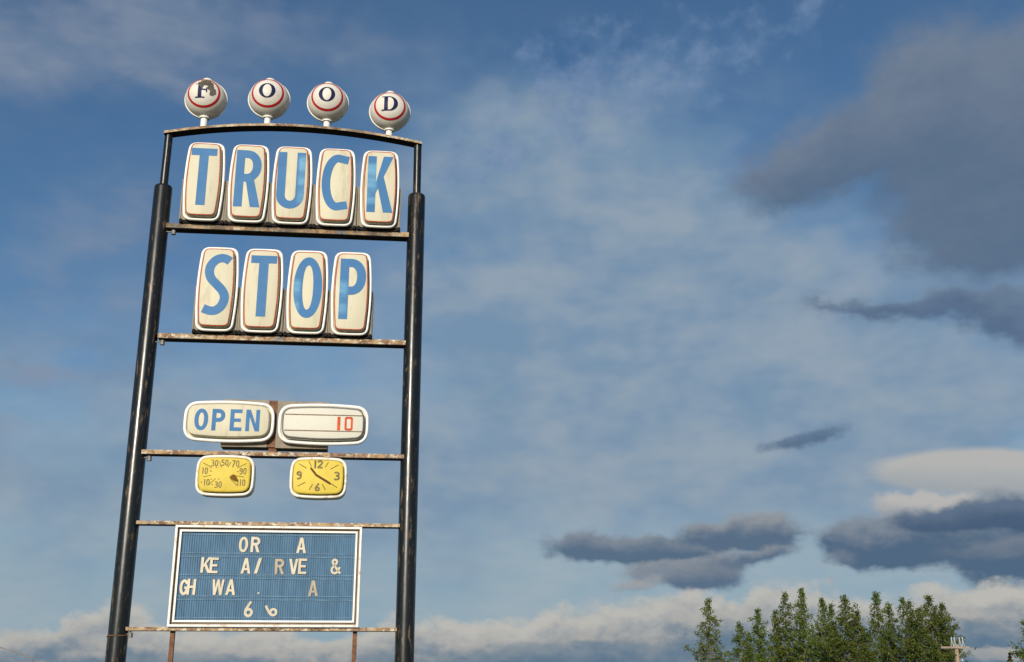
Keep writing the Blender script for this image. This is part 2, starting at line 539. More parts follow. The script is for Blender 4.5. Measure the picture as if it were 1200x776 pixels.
M['groove'] = mat('shaded_brown_groove', (0.17, 0.12, 0.075), 0.7, 0.3, 4)  # brown surface whose colour carries the outer frame's shadow
M['gasket'] = mat('grey_gasket', (0.16, 0.15, 0.15), 0.6, 0.2, 10)
M['zinc'] = mat('zinc_fitting', (0.22, 0.21, 0.19), 0.5, 0.2, 8, metallic=0.5)

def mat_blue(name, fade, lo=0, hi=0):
    """blue film; pale reflections are painted into the blue, in upright bands"""
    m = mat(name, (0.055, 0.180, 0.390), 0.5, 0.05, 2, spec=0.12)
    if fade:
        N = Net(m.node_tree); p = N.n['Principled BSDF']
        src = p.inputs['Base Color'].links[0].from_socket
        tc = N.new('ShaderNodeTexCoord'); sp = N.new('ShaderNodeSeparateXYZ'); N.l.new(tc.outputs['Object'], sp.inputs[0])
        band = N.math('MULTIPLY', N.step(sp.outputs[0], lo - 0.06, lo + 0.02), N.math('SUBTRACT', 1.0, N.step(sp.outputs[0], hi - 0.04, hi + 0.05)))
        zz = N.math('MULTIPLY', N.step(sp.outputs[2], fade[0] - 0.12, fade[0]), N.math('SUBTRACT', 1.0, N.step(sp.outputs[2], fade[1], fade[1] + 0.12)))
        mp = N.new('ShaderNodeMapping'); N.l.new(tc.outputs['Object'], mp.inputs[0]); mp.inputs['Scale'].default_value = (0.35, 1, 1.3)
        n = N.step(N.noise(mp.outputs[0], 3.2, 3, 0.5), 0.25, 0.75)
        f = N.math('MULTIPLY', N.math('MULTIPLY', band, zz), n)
        c = N.mix(f, src, (0.17, 0.40, 0.60, 1)); N.put(p.inputs['Base Color'], c)  # pale blue reflection mixed into the letter's own colour
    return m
M['blue'] = mat_blue('blue_film', None)
M['board_track'] = mat('pale_blue_track', (0.125, 0.215, 0.315), 0.55, 0.25, 5, spec=0.1)
M['board_blue'] = mat('blue_board_plastic', (0.095, 0.190, 0.300), 0.55, 0.12, 3, spec=0.15, dirt=((0.065, 0.14, 0.245), 2.5, 0.5, 0.7, 0.6), stretch=(3, 1, 0.5))

def mat_flaked(name, dark=False):
    """beam fronts: rust, cream primer and scraps of blue and dark paint"""
    m = bpy.data.materials.new(name); m.use_nodes = True; N = Net(m.node_tree); p = N.n['Principled BSDF']
    tc = N.new('ShaderNodeTexCoord')
    mp = N.new('ShaderNodeMapping'); N.l.new(tc.outputs['Object'], mp.inputs[0]); mp.inputs['Scale'].default_value = (1.0, 1, 1.4)
    V = mp.outputs[0]
    big = N.noise(V, 1.1, 3, 0.6)
    c = N.mix(N.step(N.noise(V, 3.6, 7, 0.68), 0.38, 0.60), (0.19, 0.09, 0.042, 1), (0.45, 0.30, 0.155, 1))
    c = N.mix(N.math('MULTIPLY', N.step(N.noise(V, 8.0, 6, 0.7), 0.50, 0.58), N.step(big, 0.36, 0.52)), c, (0.64, 0.58, 0.45, 1))
    c = N.mix(N.math('MULTIPLY', N.step(N.noise(V, 6.1, 6, 0.7, 0.6), 0.55, 0.62), N.math('SUBTRACT', 1.0, N.step(big, 0.36, 0.6))), c, (0.08, 0.15, 0.22, 1))
    c = N.mix(N.step(N.noise(V, 5.3, 8, 0.74, 1.0), 0.56, 0.64), c, (0.045, 0.028, 0.02, 1))
    if dark: c = N.mix(N.math('MULTIPLY', N.step(N.noise(V, 2.0, 6, 0.7), 0.42, 0.60), 0.8), c, (0.055, 0.04, 0.028, 1))
    N.put(p.inputs['Base Color'], c); p.inputs['Roughness'].default_value = 0.7
    b = N.new('ShaderNodeBump'); b.inputs['Strength'].default_value = 0.4; b.inputs['Distance'].default_value = 0.01
    N.put(b.inputs['Height'], N.noise(V, 40, 5)); N.l.new(b.outputs[0], p.inputs['Normal'])
    return m
M['flaked'] = mat_flaked('flaking_beam_paint'); M['flaked_dark'] = mat_flaked('dark_flaking_beam_paint', True)

# ------------------------------------------------------------------ the ground
def ground():
    m = mat('dry_ground', (0.13, 0.12, 0.085), 0.95, 0.25, 0.4, bump=0.5, bscale=3, dirt=((0.09, 0.11, 0.05), 0.05, 0.45, 0.6, 0.9))
    b = MB(); n = 60; ext = 6000.0
    f = lambda t: math.copysign(abs(t) ** 2.2, t) * ext
    for j in range(n + 1):
        for i in range(n + 1):
            b.v.append((f(i / n * 2 - 1), f(j / n * 2 - 1), 0.0))
    for j in range(n):
        for i in range(n):
            k = j * (n + 1) + i; b.face((k, k + 1, k + n + 2, k + n + 1))
    tag(b.build('ground', m), kind='structure')
ground()

# ------------------------------------------------------------------ the sign
SO = Vector((-4.2438, 19.3143, 0.0)); YAW = 0.107592
def at(x, y, z):                       # sign coordinates: x along the sign, y away from the viewer, z up
    return SO + Vector((x * cos(YAW) - y * sin(YAW), x * sin(YAW) + y * cos(YAW), z))

def arch_z(x): return 11.765 - 0.245 * (x / 2.39) ** 2 * (1 - 0.06 * x / 2.39)
def sign_frame():
    t = thing('sign_frame', 'tall black steel pole frame carrying the whole sign, rust flaked crossbeams and arched top', 'sign frame', at(0, 0, 0), YAW)
    for s, top in ((-1, 10.38), (1, 10.42)):
        b = MB(); x = 2.402 * s
        b.lathe([(0.166, -0.3), (0.166, top - 0.05), (0.160, top - 0.02), (0.145, top - 0.004), (0.09, top)], (x, 0, 0), 48)
        b.build('pole', M['black'], t)
        b = MB(); b.bar((x - 0.0, 0, top - 0.02), (x - 0.005 * s, 0, 11.50), 0.076, n=28)
        b.lathe([(0.085, 0), (0.085, 0.03)], (x, 0, top - 0.002), 28)
        b.build('upright', M['black'], t)
    # arch
    b = MB(); n = 40; lp = []
    for i in range(n + 1):
        x = -2.475 + 4.95 * i / n; z = arch_z(x); lp.append((x, z))
    base = len(b.v)
    for x, z in lp: b.v += [(x, -0.12, z - 0.05), (x, -0.12, z), (x, 0.12, z), (x, 0.12, z - 0.05)]
    for i in range(n):
        for k in range(4):
            a = base + 4 * i + k; c = base + 4 * i + (k + 1) % 4
            b.cur = 1 if k == 0 else 0
            b.face((a, c, c + 4, a + 4)[::-1])
    b.cur = 0; b.face((base, base + 1, base + 2, base + 3)); e = base + 4 * n; b.face((e + 3, e + 2, e + 1, e))
    b.build('arched_beam', [M['beam_black'], M['flaked_dark']], t)
    for (zt, zb, x0, x1) in ((9.58, 9.49, -2.26, 2.27), (7.425, 7.335, -2.21, 2.27), (5.28, 5.208, -2.29, 2.30), (4.04, 3.982, -2.26, 2.26), (2.268, 2.212, -2.26, 2.26)):
        b = MB(); b.cur = 0
        b.box(x0, x1, -0.13, 0.13, zb, zt, front=1)
        b.box(x0 + 0.02, x1 - 0.02, -0.12, -0.105, zb - 0.012, zb + 0.001)
        b.build('crossbeam', [M['beam_black'], M['flaked_dark'] if zt > 9 else M['flaked']], t)
    for (x, z) in ((-2.12, 9.49), (-2.13, 7.335), (-2.16, 5.208), (-2.19, 2.212)):
        b = MB(); b.bar((x, -0.06, z + 0.002), (x, -0.06, z - 0.05), 0.014, n=8)
        b.bar((x, -0.06, z - 0.035), (x, -0.06, z - 0.115), 0.042, n=10); b.bar((x - 0.13, -0.06, z - 0.06), (x, -0.06, z - 0.06), 0.012, n=6)
        b.build('spool_bracket', M['zinc'], t)
    b = MB(); pts = []
    for k in range(25):
        a = 2 * pi * k / 24; pts.append((-2.402 + 0.174 * cos(a), 0.174 * sin(a), 2.13 + 0.012 * sin(a * 2) + 0.02 * cos(a)))
    b.tube(pts, 0.008, 6); b.build('tie_wire', M['rust'], t)
    # middle stub that holds the two lower boxes
    b = MB(); b.box(-0.128, 0.008, -0.15, 0.10, 5.36, 6.21); b.box(-0.105, 0.035, -0.11, 0.09, 5.281, 5.359)
    b.build('stub_post', M['rust'], t)
    return t
sign_frame()

# ---- outlines
def qb(p, c, q, n):
    return [((1 - t) ** 2 * p[0] + 2 * t * (1 - t) * c[0] + t * t * q[0], (1 - t) ** 2 * p[1] + 2 * t * (1 - t) * c[1] + t * t * q[1]) for t in [i / n for i in range(n + 1)]]
def barrel(w, h, dw, dh, r, inset=0.0, ns=10, nc=8):
    """rounded outline, counter-clockwise seen from the front; sides bow out by dw, top and bottom by dh"""
    hw = w / 2 - inset; hh = h / 2 - inset; r = max(r - inset * 0.8, 0.03)
    kw = dw * (hh * 2 / h); kh = dh * (hw * 2 / w)
    sx = lambda z: hw - kw * (z / hh) ** 2
    sz = lambda x: hh - kh * (x / hw) ** 2
    cx = sx(hh * 0.98); cz = sz(cx)
    pts = []
    zr = cz - r; xr = cx - r
    right = [(sx(z), z) for z in [(-1 + 2 * i / ns) * zr for i in range(ns + 1)]]
    top = [(x, sz(x)) for x in [(1 - 2 * i / ns) * xr for i in range(ns + 1)]]
    left = [(-x, -z) for x, z in right]; bot = [(-x, -z) for x, z in top]
    pts += right + qb(right[-1], (cx, cz), top[0], nc)[1:-1] + top + qb(top[-1], (-cx, cz), left[0], nc)[1:-1]
    pts += left + qb(left[-1], (-cx, -cz), bot[0], nc)[1:-1] + bot + qb(bot[-1], (cx, -cz), right[0], nc)[1:-1]
    return pts
def loop(pts, y): return [(x, y, z) for x, z in pts]

# ---- glyphs: pieces of unit height, ('s', centre line, width) or ('p', outline)
def arc(cx, cy, rx, ry, a0, a1, n=18, pw=1.0):
    out = []
    for i in range(n + 1):
        a = rad(a0 + (a1 - a0) * i / n); c, s_ = cos(a), sin(a)
        out.append((cx + rx * math.copysign(abs(c) ** pw, c), cy + ry * math.copysign(abs(s_) ** pw, s_)))
    return out
def smooth(pts, n=8):
    out = []
    for i in range(len(pts) - 1):
        p0 = pts[max(i - 1, 0)]; p1 = pts[i]; p2 = pts[i + 1]; p3 = pts[min(i + 2, len(pts) - 1)]
        for k in range(n):
            t = k / n
            out.append(tuple(0.5 * (2 * p1[j] + (p2[j] - p0[j]) * t + (2 * p0[j] - 5 * p1[j] + 4 * p2[j] - p3[j]) * t * t + (-p0[j] + 3 * p1[j] - 3 * p2[j] + p3[j]) * t ** 3) for j in (0, 1)))
    out.append(pts[-1]); return out
def glyph(ch, w=0.43, s=0.14):
    h2 = s / 2
    R = lambda x0, x1, y0, y1: ('p', [(x0, y0), (x1, y0), (x1, y1), (x0, y1)])
    def bowl(top, bot, x1):
        r = (top - bot) / 2 - h2; rx = min(r, (x1 - s) * 0.62); xm = x1 - h2 - rx
        return ('s', [(s * 0.98, top - h2), (xm, top - h2)] + arc(xm, (top + bot) / 2, rx, r, 90, -90, 20, 0.92)[1:] + [(s * 0.98, bot + h2)], s)
    if ch == 'T': return [R(0, w, 1 - s * 0.92, 1), R(w / 2 - h2 * 1.06, w / 2 + h2 * 1.06, 0, 1 - s * 0.91)]
    if ch == 'I': return [R(w / 2 - h2, w / 2 + h2, 0, 1)]
    if ch == 'R': return [R(0, s, 0, 1), bowl(1, 0.44, w * 0.97), ('p', [(w * 0.40, 0.48), (w - s * 1.12, 0), (w, 0), (w * 0.40 + s * 0.95, 0.5), (w * 0.42 + s * 0.5, 0.52)])]
    if ch == 'P': return [R(0, s, 0, 1), bowl(1, 0.40, w)]
    if ch == 'U': return [('s', [(h2, 1), (h2, 0.24)] + arc(w / 2, 0.24, w / 2 - h2, 0.24 - h2, 180, 360, 20)[1:-1] + [(w - h2, 0.24), (w - h2, 1)], s)]
    if ch == 'C': return [('s', [(w, 1 - h2 - 0.035)] + arc(w * 0.60, 0.5, w * 0.60 - h2, 0.5 - h2, 78, 282, 30)[0:] + [(w, h2 + 0.035)], s)]
    if ch == 'K':
        return [R(0, s, 0, 1), ('p', [(s * 0.99, 0.36), (w - s * 1.25, 1), (w, 1), (s * 1.0, 0.36 + 0.001 - 0.0), ] if 0 else [(s * 0.99, 0.33), (s * 0.99, 0.53), (w - s * 1.15, 1), (w, 1)]),
                ('p', [(s * 1.12, 0.52), (s * 1.85, 0.66), (w * 1.03, 0), (w * 1.03 - s * 1.12, 0)])]
    if ch == 'S': return [('s', smooth([(w * 0.96, 0.885), (w * 0.80, 0.922), (w * 0.60, 0.932), (w * 0.38, 0.895), (w * 0.20, 0.80), (w * 0.165, 0.69), (w * 0.27, 0.585), (w * 0.5, 0.495), (w * 0.74, 0.395), (w * 0.84, 0.29), (w * 0.76, 0.165), (w * 0.56, 0.085), (w * 0.32, 0.068), (w * 0.02, 0.105)], 5), s)]
    if ch == 'O': return [('b', arc(w / 2, 0.5, w / 2, 0.5, 90, 450, 48, 0.95), arc(w / 2, 0.5, w / 2 - s, 0.5 - s * 0.98, 90, 450, 48, 0.92))]
    if ch in '0': return [('s', arc(w / 2, 0.5, w / 2 - h2, 0.5 - h2, 90, 450, 44, 0.94 if ch == 'O' else 0.7), s)]
    if ch == 'E': return [R(0, s, 0, 1), R(s * 0.99, w, 1 - s * 0.9, 1), R(s * 0.99, w, 0, s * 0.9), R(s * 0.99, w * 0.9, 0.5 - s * 0.42, 0.5 + s * 0.42)]
    if ch == 'F': return [R(0, s, 0, 1), R(s * 0.99, w, 1 - s, 1), R(s * 0.99, w * 0.9, 0.46, 0.46 + s)]
    if ch == 'H': return [R(0, s, 0, 1), R(w - s, w, 0, 1), R(s * 0.99, w - s * 0.99, 0.5 - h2 * 0.85, 0.5 + h2 * 0.85)]
    if ch == 'N': return [R(0, s * 0.92, 0, 1), R(w - s * 0.92, w, 0, 1), ('p', [(s * 0.2, 1), (s * 1.05, 1), (w - s * 0.2, 0), (w - s * 1.05, 0)])]
    if ch == 'A': return [('p', [(0, 0), (s, 0), (w / 2 + s * 0.35, 1), (w / 2 - s * 0.55, 1)]), ('p', [(w - s, 0), (w, 0), (w / 2 + s * 0.55, 1), (w / 2 - s * 0.35, 1)]), R(w * 0.24, w * 0.76, 0.22, 0.22 + s * 0.8)]
    if ch == 'V': return [('p', [(0, 1), (w / 2 - s * 0.55, 0), (w / 2 + s * 0.35, 0), (s, 1)]), ('p', [(w, 1), (w - s, 1), (w / 2 - s * 0.35, 0), (w / 2 + s * 0.55, 0)])]
    if ch == 'W':
        q = w / 4
        return [('p', [(0, 1), (q - s * 0.45, 0), (q + s * 0.4, 0), (s * 0.9, 1)]), ('p', [(2 * q + s * 0.4, 1), (2 * q - s * 0.4, 1), (q - s * 0.4, 0), (q + s * 0.45, 0)]),
                ('p', [(2 * q - s * 0.4, 1), (2 * q + s * 0.4, 1), (3 * q + s * 0.4, 0), (3 * q - s * 0.45, 0)]), ('p', [(w, 1), (w - s * 0.9, 1), (3 * q - s * 0.4, 0), (3 * q + s * 0.45, 0)])]
    if ch == 'G': return [('s', [(w * 0.98, 0.80)] + arc(w * 0.5, 0.5, w * 0.5 - h2, 0.5 - h2, 42, 330, 30) + [(w - h2, 0.5)], s), R(w * 0.52, w, 0.40, 0.40 + s * 0.85)]
    if ch == '.': return [R(0, s, 0, s)]
    if ch == '-': return [R(0, w * 0.6, 0.5 - h2, 0.5 + h2)]
    if ch == '&': return [('s', smooth([(w, 0.04), (w * 0.55, 0.42), (w * 0.22, 0.76), (w * 0.3, 0.92), (w * 0.5, 0.93), (w * 0.64, 0.82), (w * 0.55, 0.66), (w * 0.25, 0.46), (w * 0.13, 0.26), (w * 0.28, 0.09), (w * 0.55, 0.08), (w * 0.78, 0.22), (w * 0.92, 0.46)], 5), s * 0.85)]
    if ch == '6': return [('s', arc(w / 2, 0.29, w / 2 - h2, 0.29 - h2, 90, 450, 28), s), ('s', smooth([(w * 0.74, 0.98), (w * 0.45, 0.72), (w * 0.2, 0.46), (h2 * 1.05, 0.27)], 5), s)]
    if ch == '9': return [('s', [(w - (x), 1 - y) for x, y in arc(w / 2, 0.29, w / 2 - h2, 0.29 - h2, 90, 450, 28)], s), ('s', smooth([(w * 0.15, 0.07), (w * 0.6, 0.07), (w - h2 * 1.1, 0.3), (w - h2 * 1.05, 0.73)], 5), s)]
    if ch == '1': return [R(w / 2 - h2, w / 2 + h2, 0, 1), ('p', [(w * 0.18, 0.80), (w / 2 - h2 * 0.98, 0.82), (w / 2 - h2 * 0.98, 1)])]
    if ch == '2': return [('s', smooth([(h2, 0.74), (w * 0.22, 0.90), (w * 0.5, 0.93), (w * 0.8, 0.86), (w * 0.84, 0.68), (w * 0.62, 0.46), (w * 0.3, 0.24), (w * 0.16, 0.06)], 5), s), R(0, w, 0, s)]
    if ch == '3': return [('s', smooth([(w * 0.04, 0.90), (w * 0.45, 0.93), (w * 0.8, 0.86), (w * 0.82, 0.66), (w * 0.6, 0.54), (w * 0.3, 0.53)], 5), s), ('s', smooth([(w * 0.3, 0.52), (w * 0.66, 0.50), (w * 0.86, 0.36), (w * 0.82, 0.14), (w * 0.45, 0.07), (w * 0.02, 0.10)], 5), s)]
    if ch == '5': return [R(0.02, w * 0.95, 1 - s, 1), R(0.02, 0.02 + s, 0.5, 1 - s * 0.99), ('s', smooth([(s * 0.5, 0.55), (w * 0.5, 0.60), (w * 0.84, 0.46), (w * 0.85, 0.22), (w * 0.55, 0.07), (0.0, 0.09)], 5), s)]
    if ch == '7': return [R(0, w, 1 - s, 1), ('p', [(w * 0.12, 0), (w * 0.12 + s * 1.1, 0), (w, 1 - s * 0.99), (w - s * 1.1, 1 - s * 0.99)])]
    raise KeyError(ch)
def strip_sides(c, w):
    L = []; Rr = []; n = len(c); closed = math.dist(c[0], c[-1]) < 1e-6
    for i in range(n):
        a = c[i - 1] if i else (c[-2] if closed else c[0]); b = c[i + 1] if i < n - 1 else (c[1] if closed else c[-1])
        if (not closed) and i == 0: a = c[0]
        dx, dy = b[0] - a[0], b[1] - a[1]; l = math.hypot(dx, dy) or 1e-9
        k = w / 2
        L.append((c[i][0] - dy / l * k, c[i][1] + dx / l * k)); Rr.append((c[i][0] + dy / l * k, c[i][1] - dx / l * k))
    return L, Rr, closed
def put_glyph(b, pieces, ox, oz, h, y0, thick, rot=0.0, kx=1.0, step=0.0006):
    """adds a glyph lying on the plane y=y0 and standing proud of it by thick towards the viewer"""
    cr, sr = cos(rot), sin(rot)
    T = lambda p: (ox + h * (p[0] * kx * cr - p[1] * sr), oz + h * (p[0] * kx * sr + p[1] * cr))
    for q, pc in enumerate(pieces):
        yf = y0 - thick - step * q
        if pc[0] == 'p':
            pts = [T(p) for p in pc[1]]
            area = sum(pts[i][0] * pts[(i + 1) % len(pts)][1] - pts[(i + 1) % len(pts)][0] * pts[i][1] for i in range(len(pts)))
            if area < 0: pts = pts[::-1]
            n = len(pts); base = len(b.v)
            b.v += [(x, yf, z) for x, z in pts] + [(x, y0, z) for x, z in pts]
            b.face([base + i for i in range(n)]); b.face([base + n + i for i in range(n)][::-1])
            for i in range(n):
                j = (i + 1) % n; b.face((base + i, base + n + i, base + n + j, base + j))
        else:
            L, Rr, closed = strip_sides(pc[1], pc[2]) if pc[0] == 's' else (pc[2], pc[1], True); n = len(L)
            base = len(b.v)
            for l, r in zip(L, Rr):
                l = T(l); r = T(r)
                b.v += [(l[0], yf, l[1]), (r[0], yf, r[1]), (l[0], y0, l[1]), (r[0], y0, r[1])]
            m = n - 1
            for i in range(m):
                k = base + 4 * i
                e = base if (closed and i == m - 1) else k + 4
                b.face((k, k + 1, e + 1, e)); b.face((k + 2, e + 2, e + 3, k + 3))
                b.face((k, e, e + 2, k + 2)); b.face((k + 1, k + 3, e + 3, e + 1))
            if not closed:
                b.face((base, base + 2, base + 3, base + 1)); k = base + 4 * (n - 1); b.face((k, k + 1, k + 3, k + 2))

def rim_sweep(b, w, h, dw, dh, r, width, y_back, y_front):
    """rolled frame: outer wall, rounded front, inner wall"""
    prof = [(0.004, y_back), (0.0, y_back - 0.005), (0.0, y_front + width * 0.35), (width * 0.12, y_front + width * 0.12), (width * 0.35, y_front), (width * 0.65, y_front),
            (width * 0.88, y_front + width * 0.12), (width, y_front + width * 0.35), (width, y_back)]
    b.loops([loop(barrel(w, h, dw, dh, r, i), y) for i, y in prof])

# ---- the nine tall letters
def letter_sign(ch, label, group, x, z0, z1, wmid, face_mat, cab_w, cab_h, gx0, gw, glyph_ws, fade=None):
    h = z1 - z0; zc = (z0 + z1) / 2
    t = thing('letter_sign', label, 'letter sign', at(x, -0.20, z0), YAW, group)
    zo = h / 2
    def up(b):
        b.v = [(p[0], p[1], p[2] + zo) for p in b.v]; return b
    # cabinet behind the lower half, with a darker base lip; y measured from the panel back
    b = MB(); b.box(-cab_w / 2, cab_w / 2, 0.02, 0.36, 0.035, cab_h)
    b.box(-cab_w / 2 + 0.012, -cab_w / 2 + 0.03, 0.005, 0.02, 0.05, cab_h - 0.01); b.box(cab_w / 2 - 0.03, cab_w / 2 - 0.012, 0.005, 0.02, 0.05, cab_h - 0.01)
    cab = b.build('cabinet', M['galv'], t)
    b = MB(); b.box(-cab_w / 2 + 0.004, cab_w / 2 - 0.004, 0.03, 0.34, -0.018, 0.033)
    for s in (-1, 1): b.box(s * (cab_w / 2 - 0.035) - 0.025, s * (cab_w / 2 - 0.035) + 0.025, 0.0, 0.03, -0.016, 0.05)
    b.build('base_lip', M['beam_black'], cab)
    dw, dh, r = 0.05, 0.012, 0.140
    b = MB(); rim_sweep(b, wmid, h, dw, dh, r, 0.045, -0.02, -0.075)
    b.loops([loop(barrel(wmid, h, dw, dh, r, 0.012), -0.021), loop(barrel(wmid, h, dw, dh, r, 0.035), 0.018)], cap_last=True)
    up(b).build('trim_frame', M['white'], t)
    b = MB(); i0 = 0.059
    b.loops([loop(barrel(wmid, h, dw, dh, r, i), y) for i, y in ((0.040, -0.030), (i0, -0.034), (i0 + 0.004, -0.153), (i0 + 0.010, -0.165), (i0 + 0.02, -0.170))], cap_last=True)
    fc = up(b).build('face', M['cream'], t)
    b = MB(); b.loops([loop(barrel(wmid, h, dw, dh, r, i), y) for i, y in ((i0 + 0.008, -0.1645), (i0 + 0.0085, -0.1665), (i0 + 0.020, -0.1723), (i0 + 0.026, -0.1723), (i0 + 0.027, -0.1705))])
    up(b).build('accent_line', M['red_line'], fc)
    gh = 1.165 * h / 1.605
    b = MB(); put_glyph(b, glyph(ch, gw / gh, glyph_ws), gx0 - x, 0.266 * h / 1.605, gh, -0.1702, 0.0035)
    m = M['blue']
    if fade: m = mat_blue('reflection_blue_film', fade[2:], fade[0] - x, fade[1] - x)
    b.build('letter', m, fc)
    return t

def row(word, labels, group, xs, z0, z1, pitch, cab_h, gx, gws, reflections):
    for ch, lb, x, g0, gw, refl in zip(word, labels, xs, gx, gws, reflections):
        letter_sign(ch, lb, group, x, z0, z1, 0.748, None, pitch, cab_h, g0, gw, 0.138, refl)
row('TRUCK', ['cream letter sign with blue T, leftmost of TRUCK in the upper row', 'cream letter sign with blue R, in the upper row', 'cream letter sign with blue U and painted pale reflection, middle of the upper row',
              'cream letter sign with blue C, in the upper row', 'cream letter sign with blue K, at the right end of the upper row'], 'letter signs spelling TRUCK',
    [-1.610, -0.782, 0.030, 0.852, 1.690], 9.600, 11.205, 0.826, 0.865,
    [-1.865, -1.025, -0.245, 0.590, 1.452], [0.475, 0.490, 0.515, 0.495, 0.480],
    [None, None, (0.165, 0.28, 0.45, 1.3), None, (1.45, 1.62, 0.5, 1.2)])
row('STOP', ['cream letter sign with blue S, leftmost of STOP in the second row', 'cream letter sign with blue T, in the second row between S and O', 'cream letter sign with blue O and painted pale reflection, in the second row',
             'cream letter sign with blue P, pale reflection painted on its stem, at the right end of second row'], 'letter signs spelling STOP',
    [-1.203, -0.393, 0.432, 1.238], 7.450, 9.080, 0.812, 0.885,
    [-1.420, -0.612, 0.184, 1.022], [0.448, 0.468, 0.520, 0.478],
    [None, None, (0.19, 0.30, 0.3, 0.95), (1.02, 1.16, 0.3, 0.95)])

# ---- OPEN and price boxes
def wide_panel(name, label, cat, x, z, w, h, face_mat, cx0, cx1, cz0, cz1):
    t = thing(name, label, cat, at(x, -0.20, z - h / 2), YAW)
    zo = h / 2; up = lambda b: (setattr(b, 'v', [(p[0], p[1], p[2] + zo) for p in b.v]), b)[1]
    b = MB(); b.box(cx0 - x, cx1 - x, 0.03, 0.36, cz0 - z, cz1 - z); up(b).build('cabinet', M['galv'], t)
    dw, dh, r = 0.035, 0.045, 0.19
    b = MB(); rim_sweep(b, w, h, dw, dh, r, 0.052, -0.03, -0.10)
    b.loops([loop(barrel(w, h, dw, dh, r, 0.01), -0.031), loop(barrel(w, h, dw, dh, r, 0.04), 0.028)], cap_last=True)
    up(b).build('trim_frame', M['white'], t)
    b = MB()
    b.loops([loop(barrel(w, h, dw, dh, r, i), y) for i, y in ((0.045, -0.045), (0.074, -0.05), (0.080, -0.160), (0.090, -0.177), (0.110, -0.183))], cap_last=True)
    fc = up(b).build('face', face_mat, t)
    return t, fc, zo, (w, h, dw, dh, r)
t, fc, zo, _ = wide_panel('open_sign', 'cream rounded sign box with blue word OPEN, left of the price panel', 'open sign', -0.803, 5.783, 1.575, 0.755, M['cream'], -0.935, -0.135, 5.355, 6.21)
b = MB()
for ch, x0, w in (('O', -1.385, 0.235), ('P', -1.085, 0.225), ('E', -0.772, 0.205), ('N', -0.500, 0.240)):
    put_glyph(b, glyph(ch, w / 0.388, 0.185), x0 + 0.803, 5.592 - 5.783 + zo, 0.388, -0.1832, 0.003)
b.build('lettering', M['blue'], fc)
t, fc, zo, prm = wide_panel('price_sign', 'white rounded price panel with two dark tracks and red digits, right of the OPEN sign', 'price sign', 0.851, 5.768, 1.602, 0.755, M['price_face'], 0.013, 0.925, 5.345, 6.20)
b = MB()
for zz in (5.922, 5.634):
    b.box(0.175 - 0.851, 1.552 - 0.851, -0.1915, -0.1833, zz - 0.016 - 5.768 + zo, zz + 0.000 - 5.768 + zo)
b.build('track', M['track_brown'], fc)
b = MB(); b.loops([[(p[0], y, p[2] + zo) for p in loop(barrel(*prm, i), y)] for i, y in ((0.0785, -0.153), (0.079, -0.166), (0.091, -0.182), (0.100, -0.1845), (0.106, -0.1835))])
b.build('gasket', M['gasket'], fc)
for ch, x0, w in (('1', 1.098, 0.052), ('0', 1.228, 0.142)):
    b = MB()
    if ch == '1': put_glyph(b, [('p', [(0, 0), (w / 0.245, 0), (w / 0.245, 1), (0, 1)])], -w / 2, 0, 0.245, 0.0, 0.006)
    else: put_glyph(b, [('s', [(0.07, 0.5), (0.07, 0.90), (0.10, 0.93), (0.48, 0.93), (0.51, 0.90), (0.51, 0.10), (0.48, 0.07), (0.10, 0.07), (0.07, 0.10), (0.07, 0.5)], 0.15)], -w / 2, 0, 0.245, 0.0, 0.006)
    o = b.build('price_digit', M['red_digit']); o.location = at(x0 + w / 2, -0.20 - 0.1833, 5.643); o.rotation_euler = (0, 0, YAW)
    tag(o, 'orange red digit %s standing in the tracks of the white price panel' % ch, 'digit', 'red digits on the price panel')

# ---- thermometer and clock
def dial_box(name, label, cat, x, z, w, h):
    t = thing(name, label, cat, at(x, -0.16, z - h / 2), YAW); zo = h / 2
    up = lambda b: (setattr(b, 'v', [(p[0], p[1], p[2] + zo) for p in b.v]), b)[1]
    dw, dh, r = 0.03, 0.03, 0.155
    b = MB(); rim_sweep(b, w, h, dw, dh, r, 0.049, -0.05, -0.12)
    b.loops([loop(barrel(w, h, dw, dh, r, 0.008), -0.051), loop(barrel(w, h, dw, dh, r, 0.012), 0.20)], cap_last=True)
    up(b).build('case', M['white_rusty'], t)
    b = MB(); b.loops([loop(barrel(w, h, dw, dh, r, i), y) for i, y in ((0.042, -0.06), (0.062, -0.065), (0.066, -0.175), (0.078, -0.186), (0.094, -0.190))], cap_last=True)
    fc = up(b).build('dial', M['yellow'], t)
    b = MB(); b.box(-0.05, 0.05, 0.02, 0.12, h - 0.03, h + 0.03); b.build('hanger', M['beam_black'], t)
    return t, fc, zo
YD = -0.1902
def tick(fc, x, z, zo, p, q, wd=0.010):
    b = MB(); a = Vector((p[0] - x, p[1] - z + zo)); c = Vector((q[0] - x, q[1] - z + zo)); d = (c - a).normalized() * 1.0; nrm = Vector((-d.y, d.x)) * wd / 2
    put_glyph(b, [('p', [tuple(a + nrm), tuple(c + nrm), tuple(c - nrm), tuple(a - nrm)])], 0, 0, 1, YD, 0.0015)
    b.build('tick_mark', M['dark_line'], fc)
def numeral(fc, x, z, zo, txt, cx, cz, hgt, ws, mt, kx=0.50, gap=0.10):
    b = MB(); wd = kx; adv = wd + gap; tot = 0; lay = []
    for ch in txt:
        ww = 0.30 if ch == '1' else (0.34 if ch == '-' else wd)
        lay.append((ch, tot, ww)); tot += ww + gap
    tot -= gap
    for ch, off, ww in lay:
        put_glyph(b, glyph(ch, ww, ws), cx - x + (off - tot / 2) * hgt, cz - z + zo - hgt / 2, hgt, YD, 0.002)
    b.build('numeral', mt, fc)
tx, tz = -0.803, 4.822
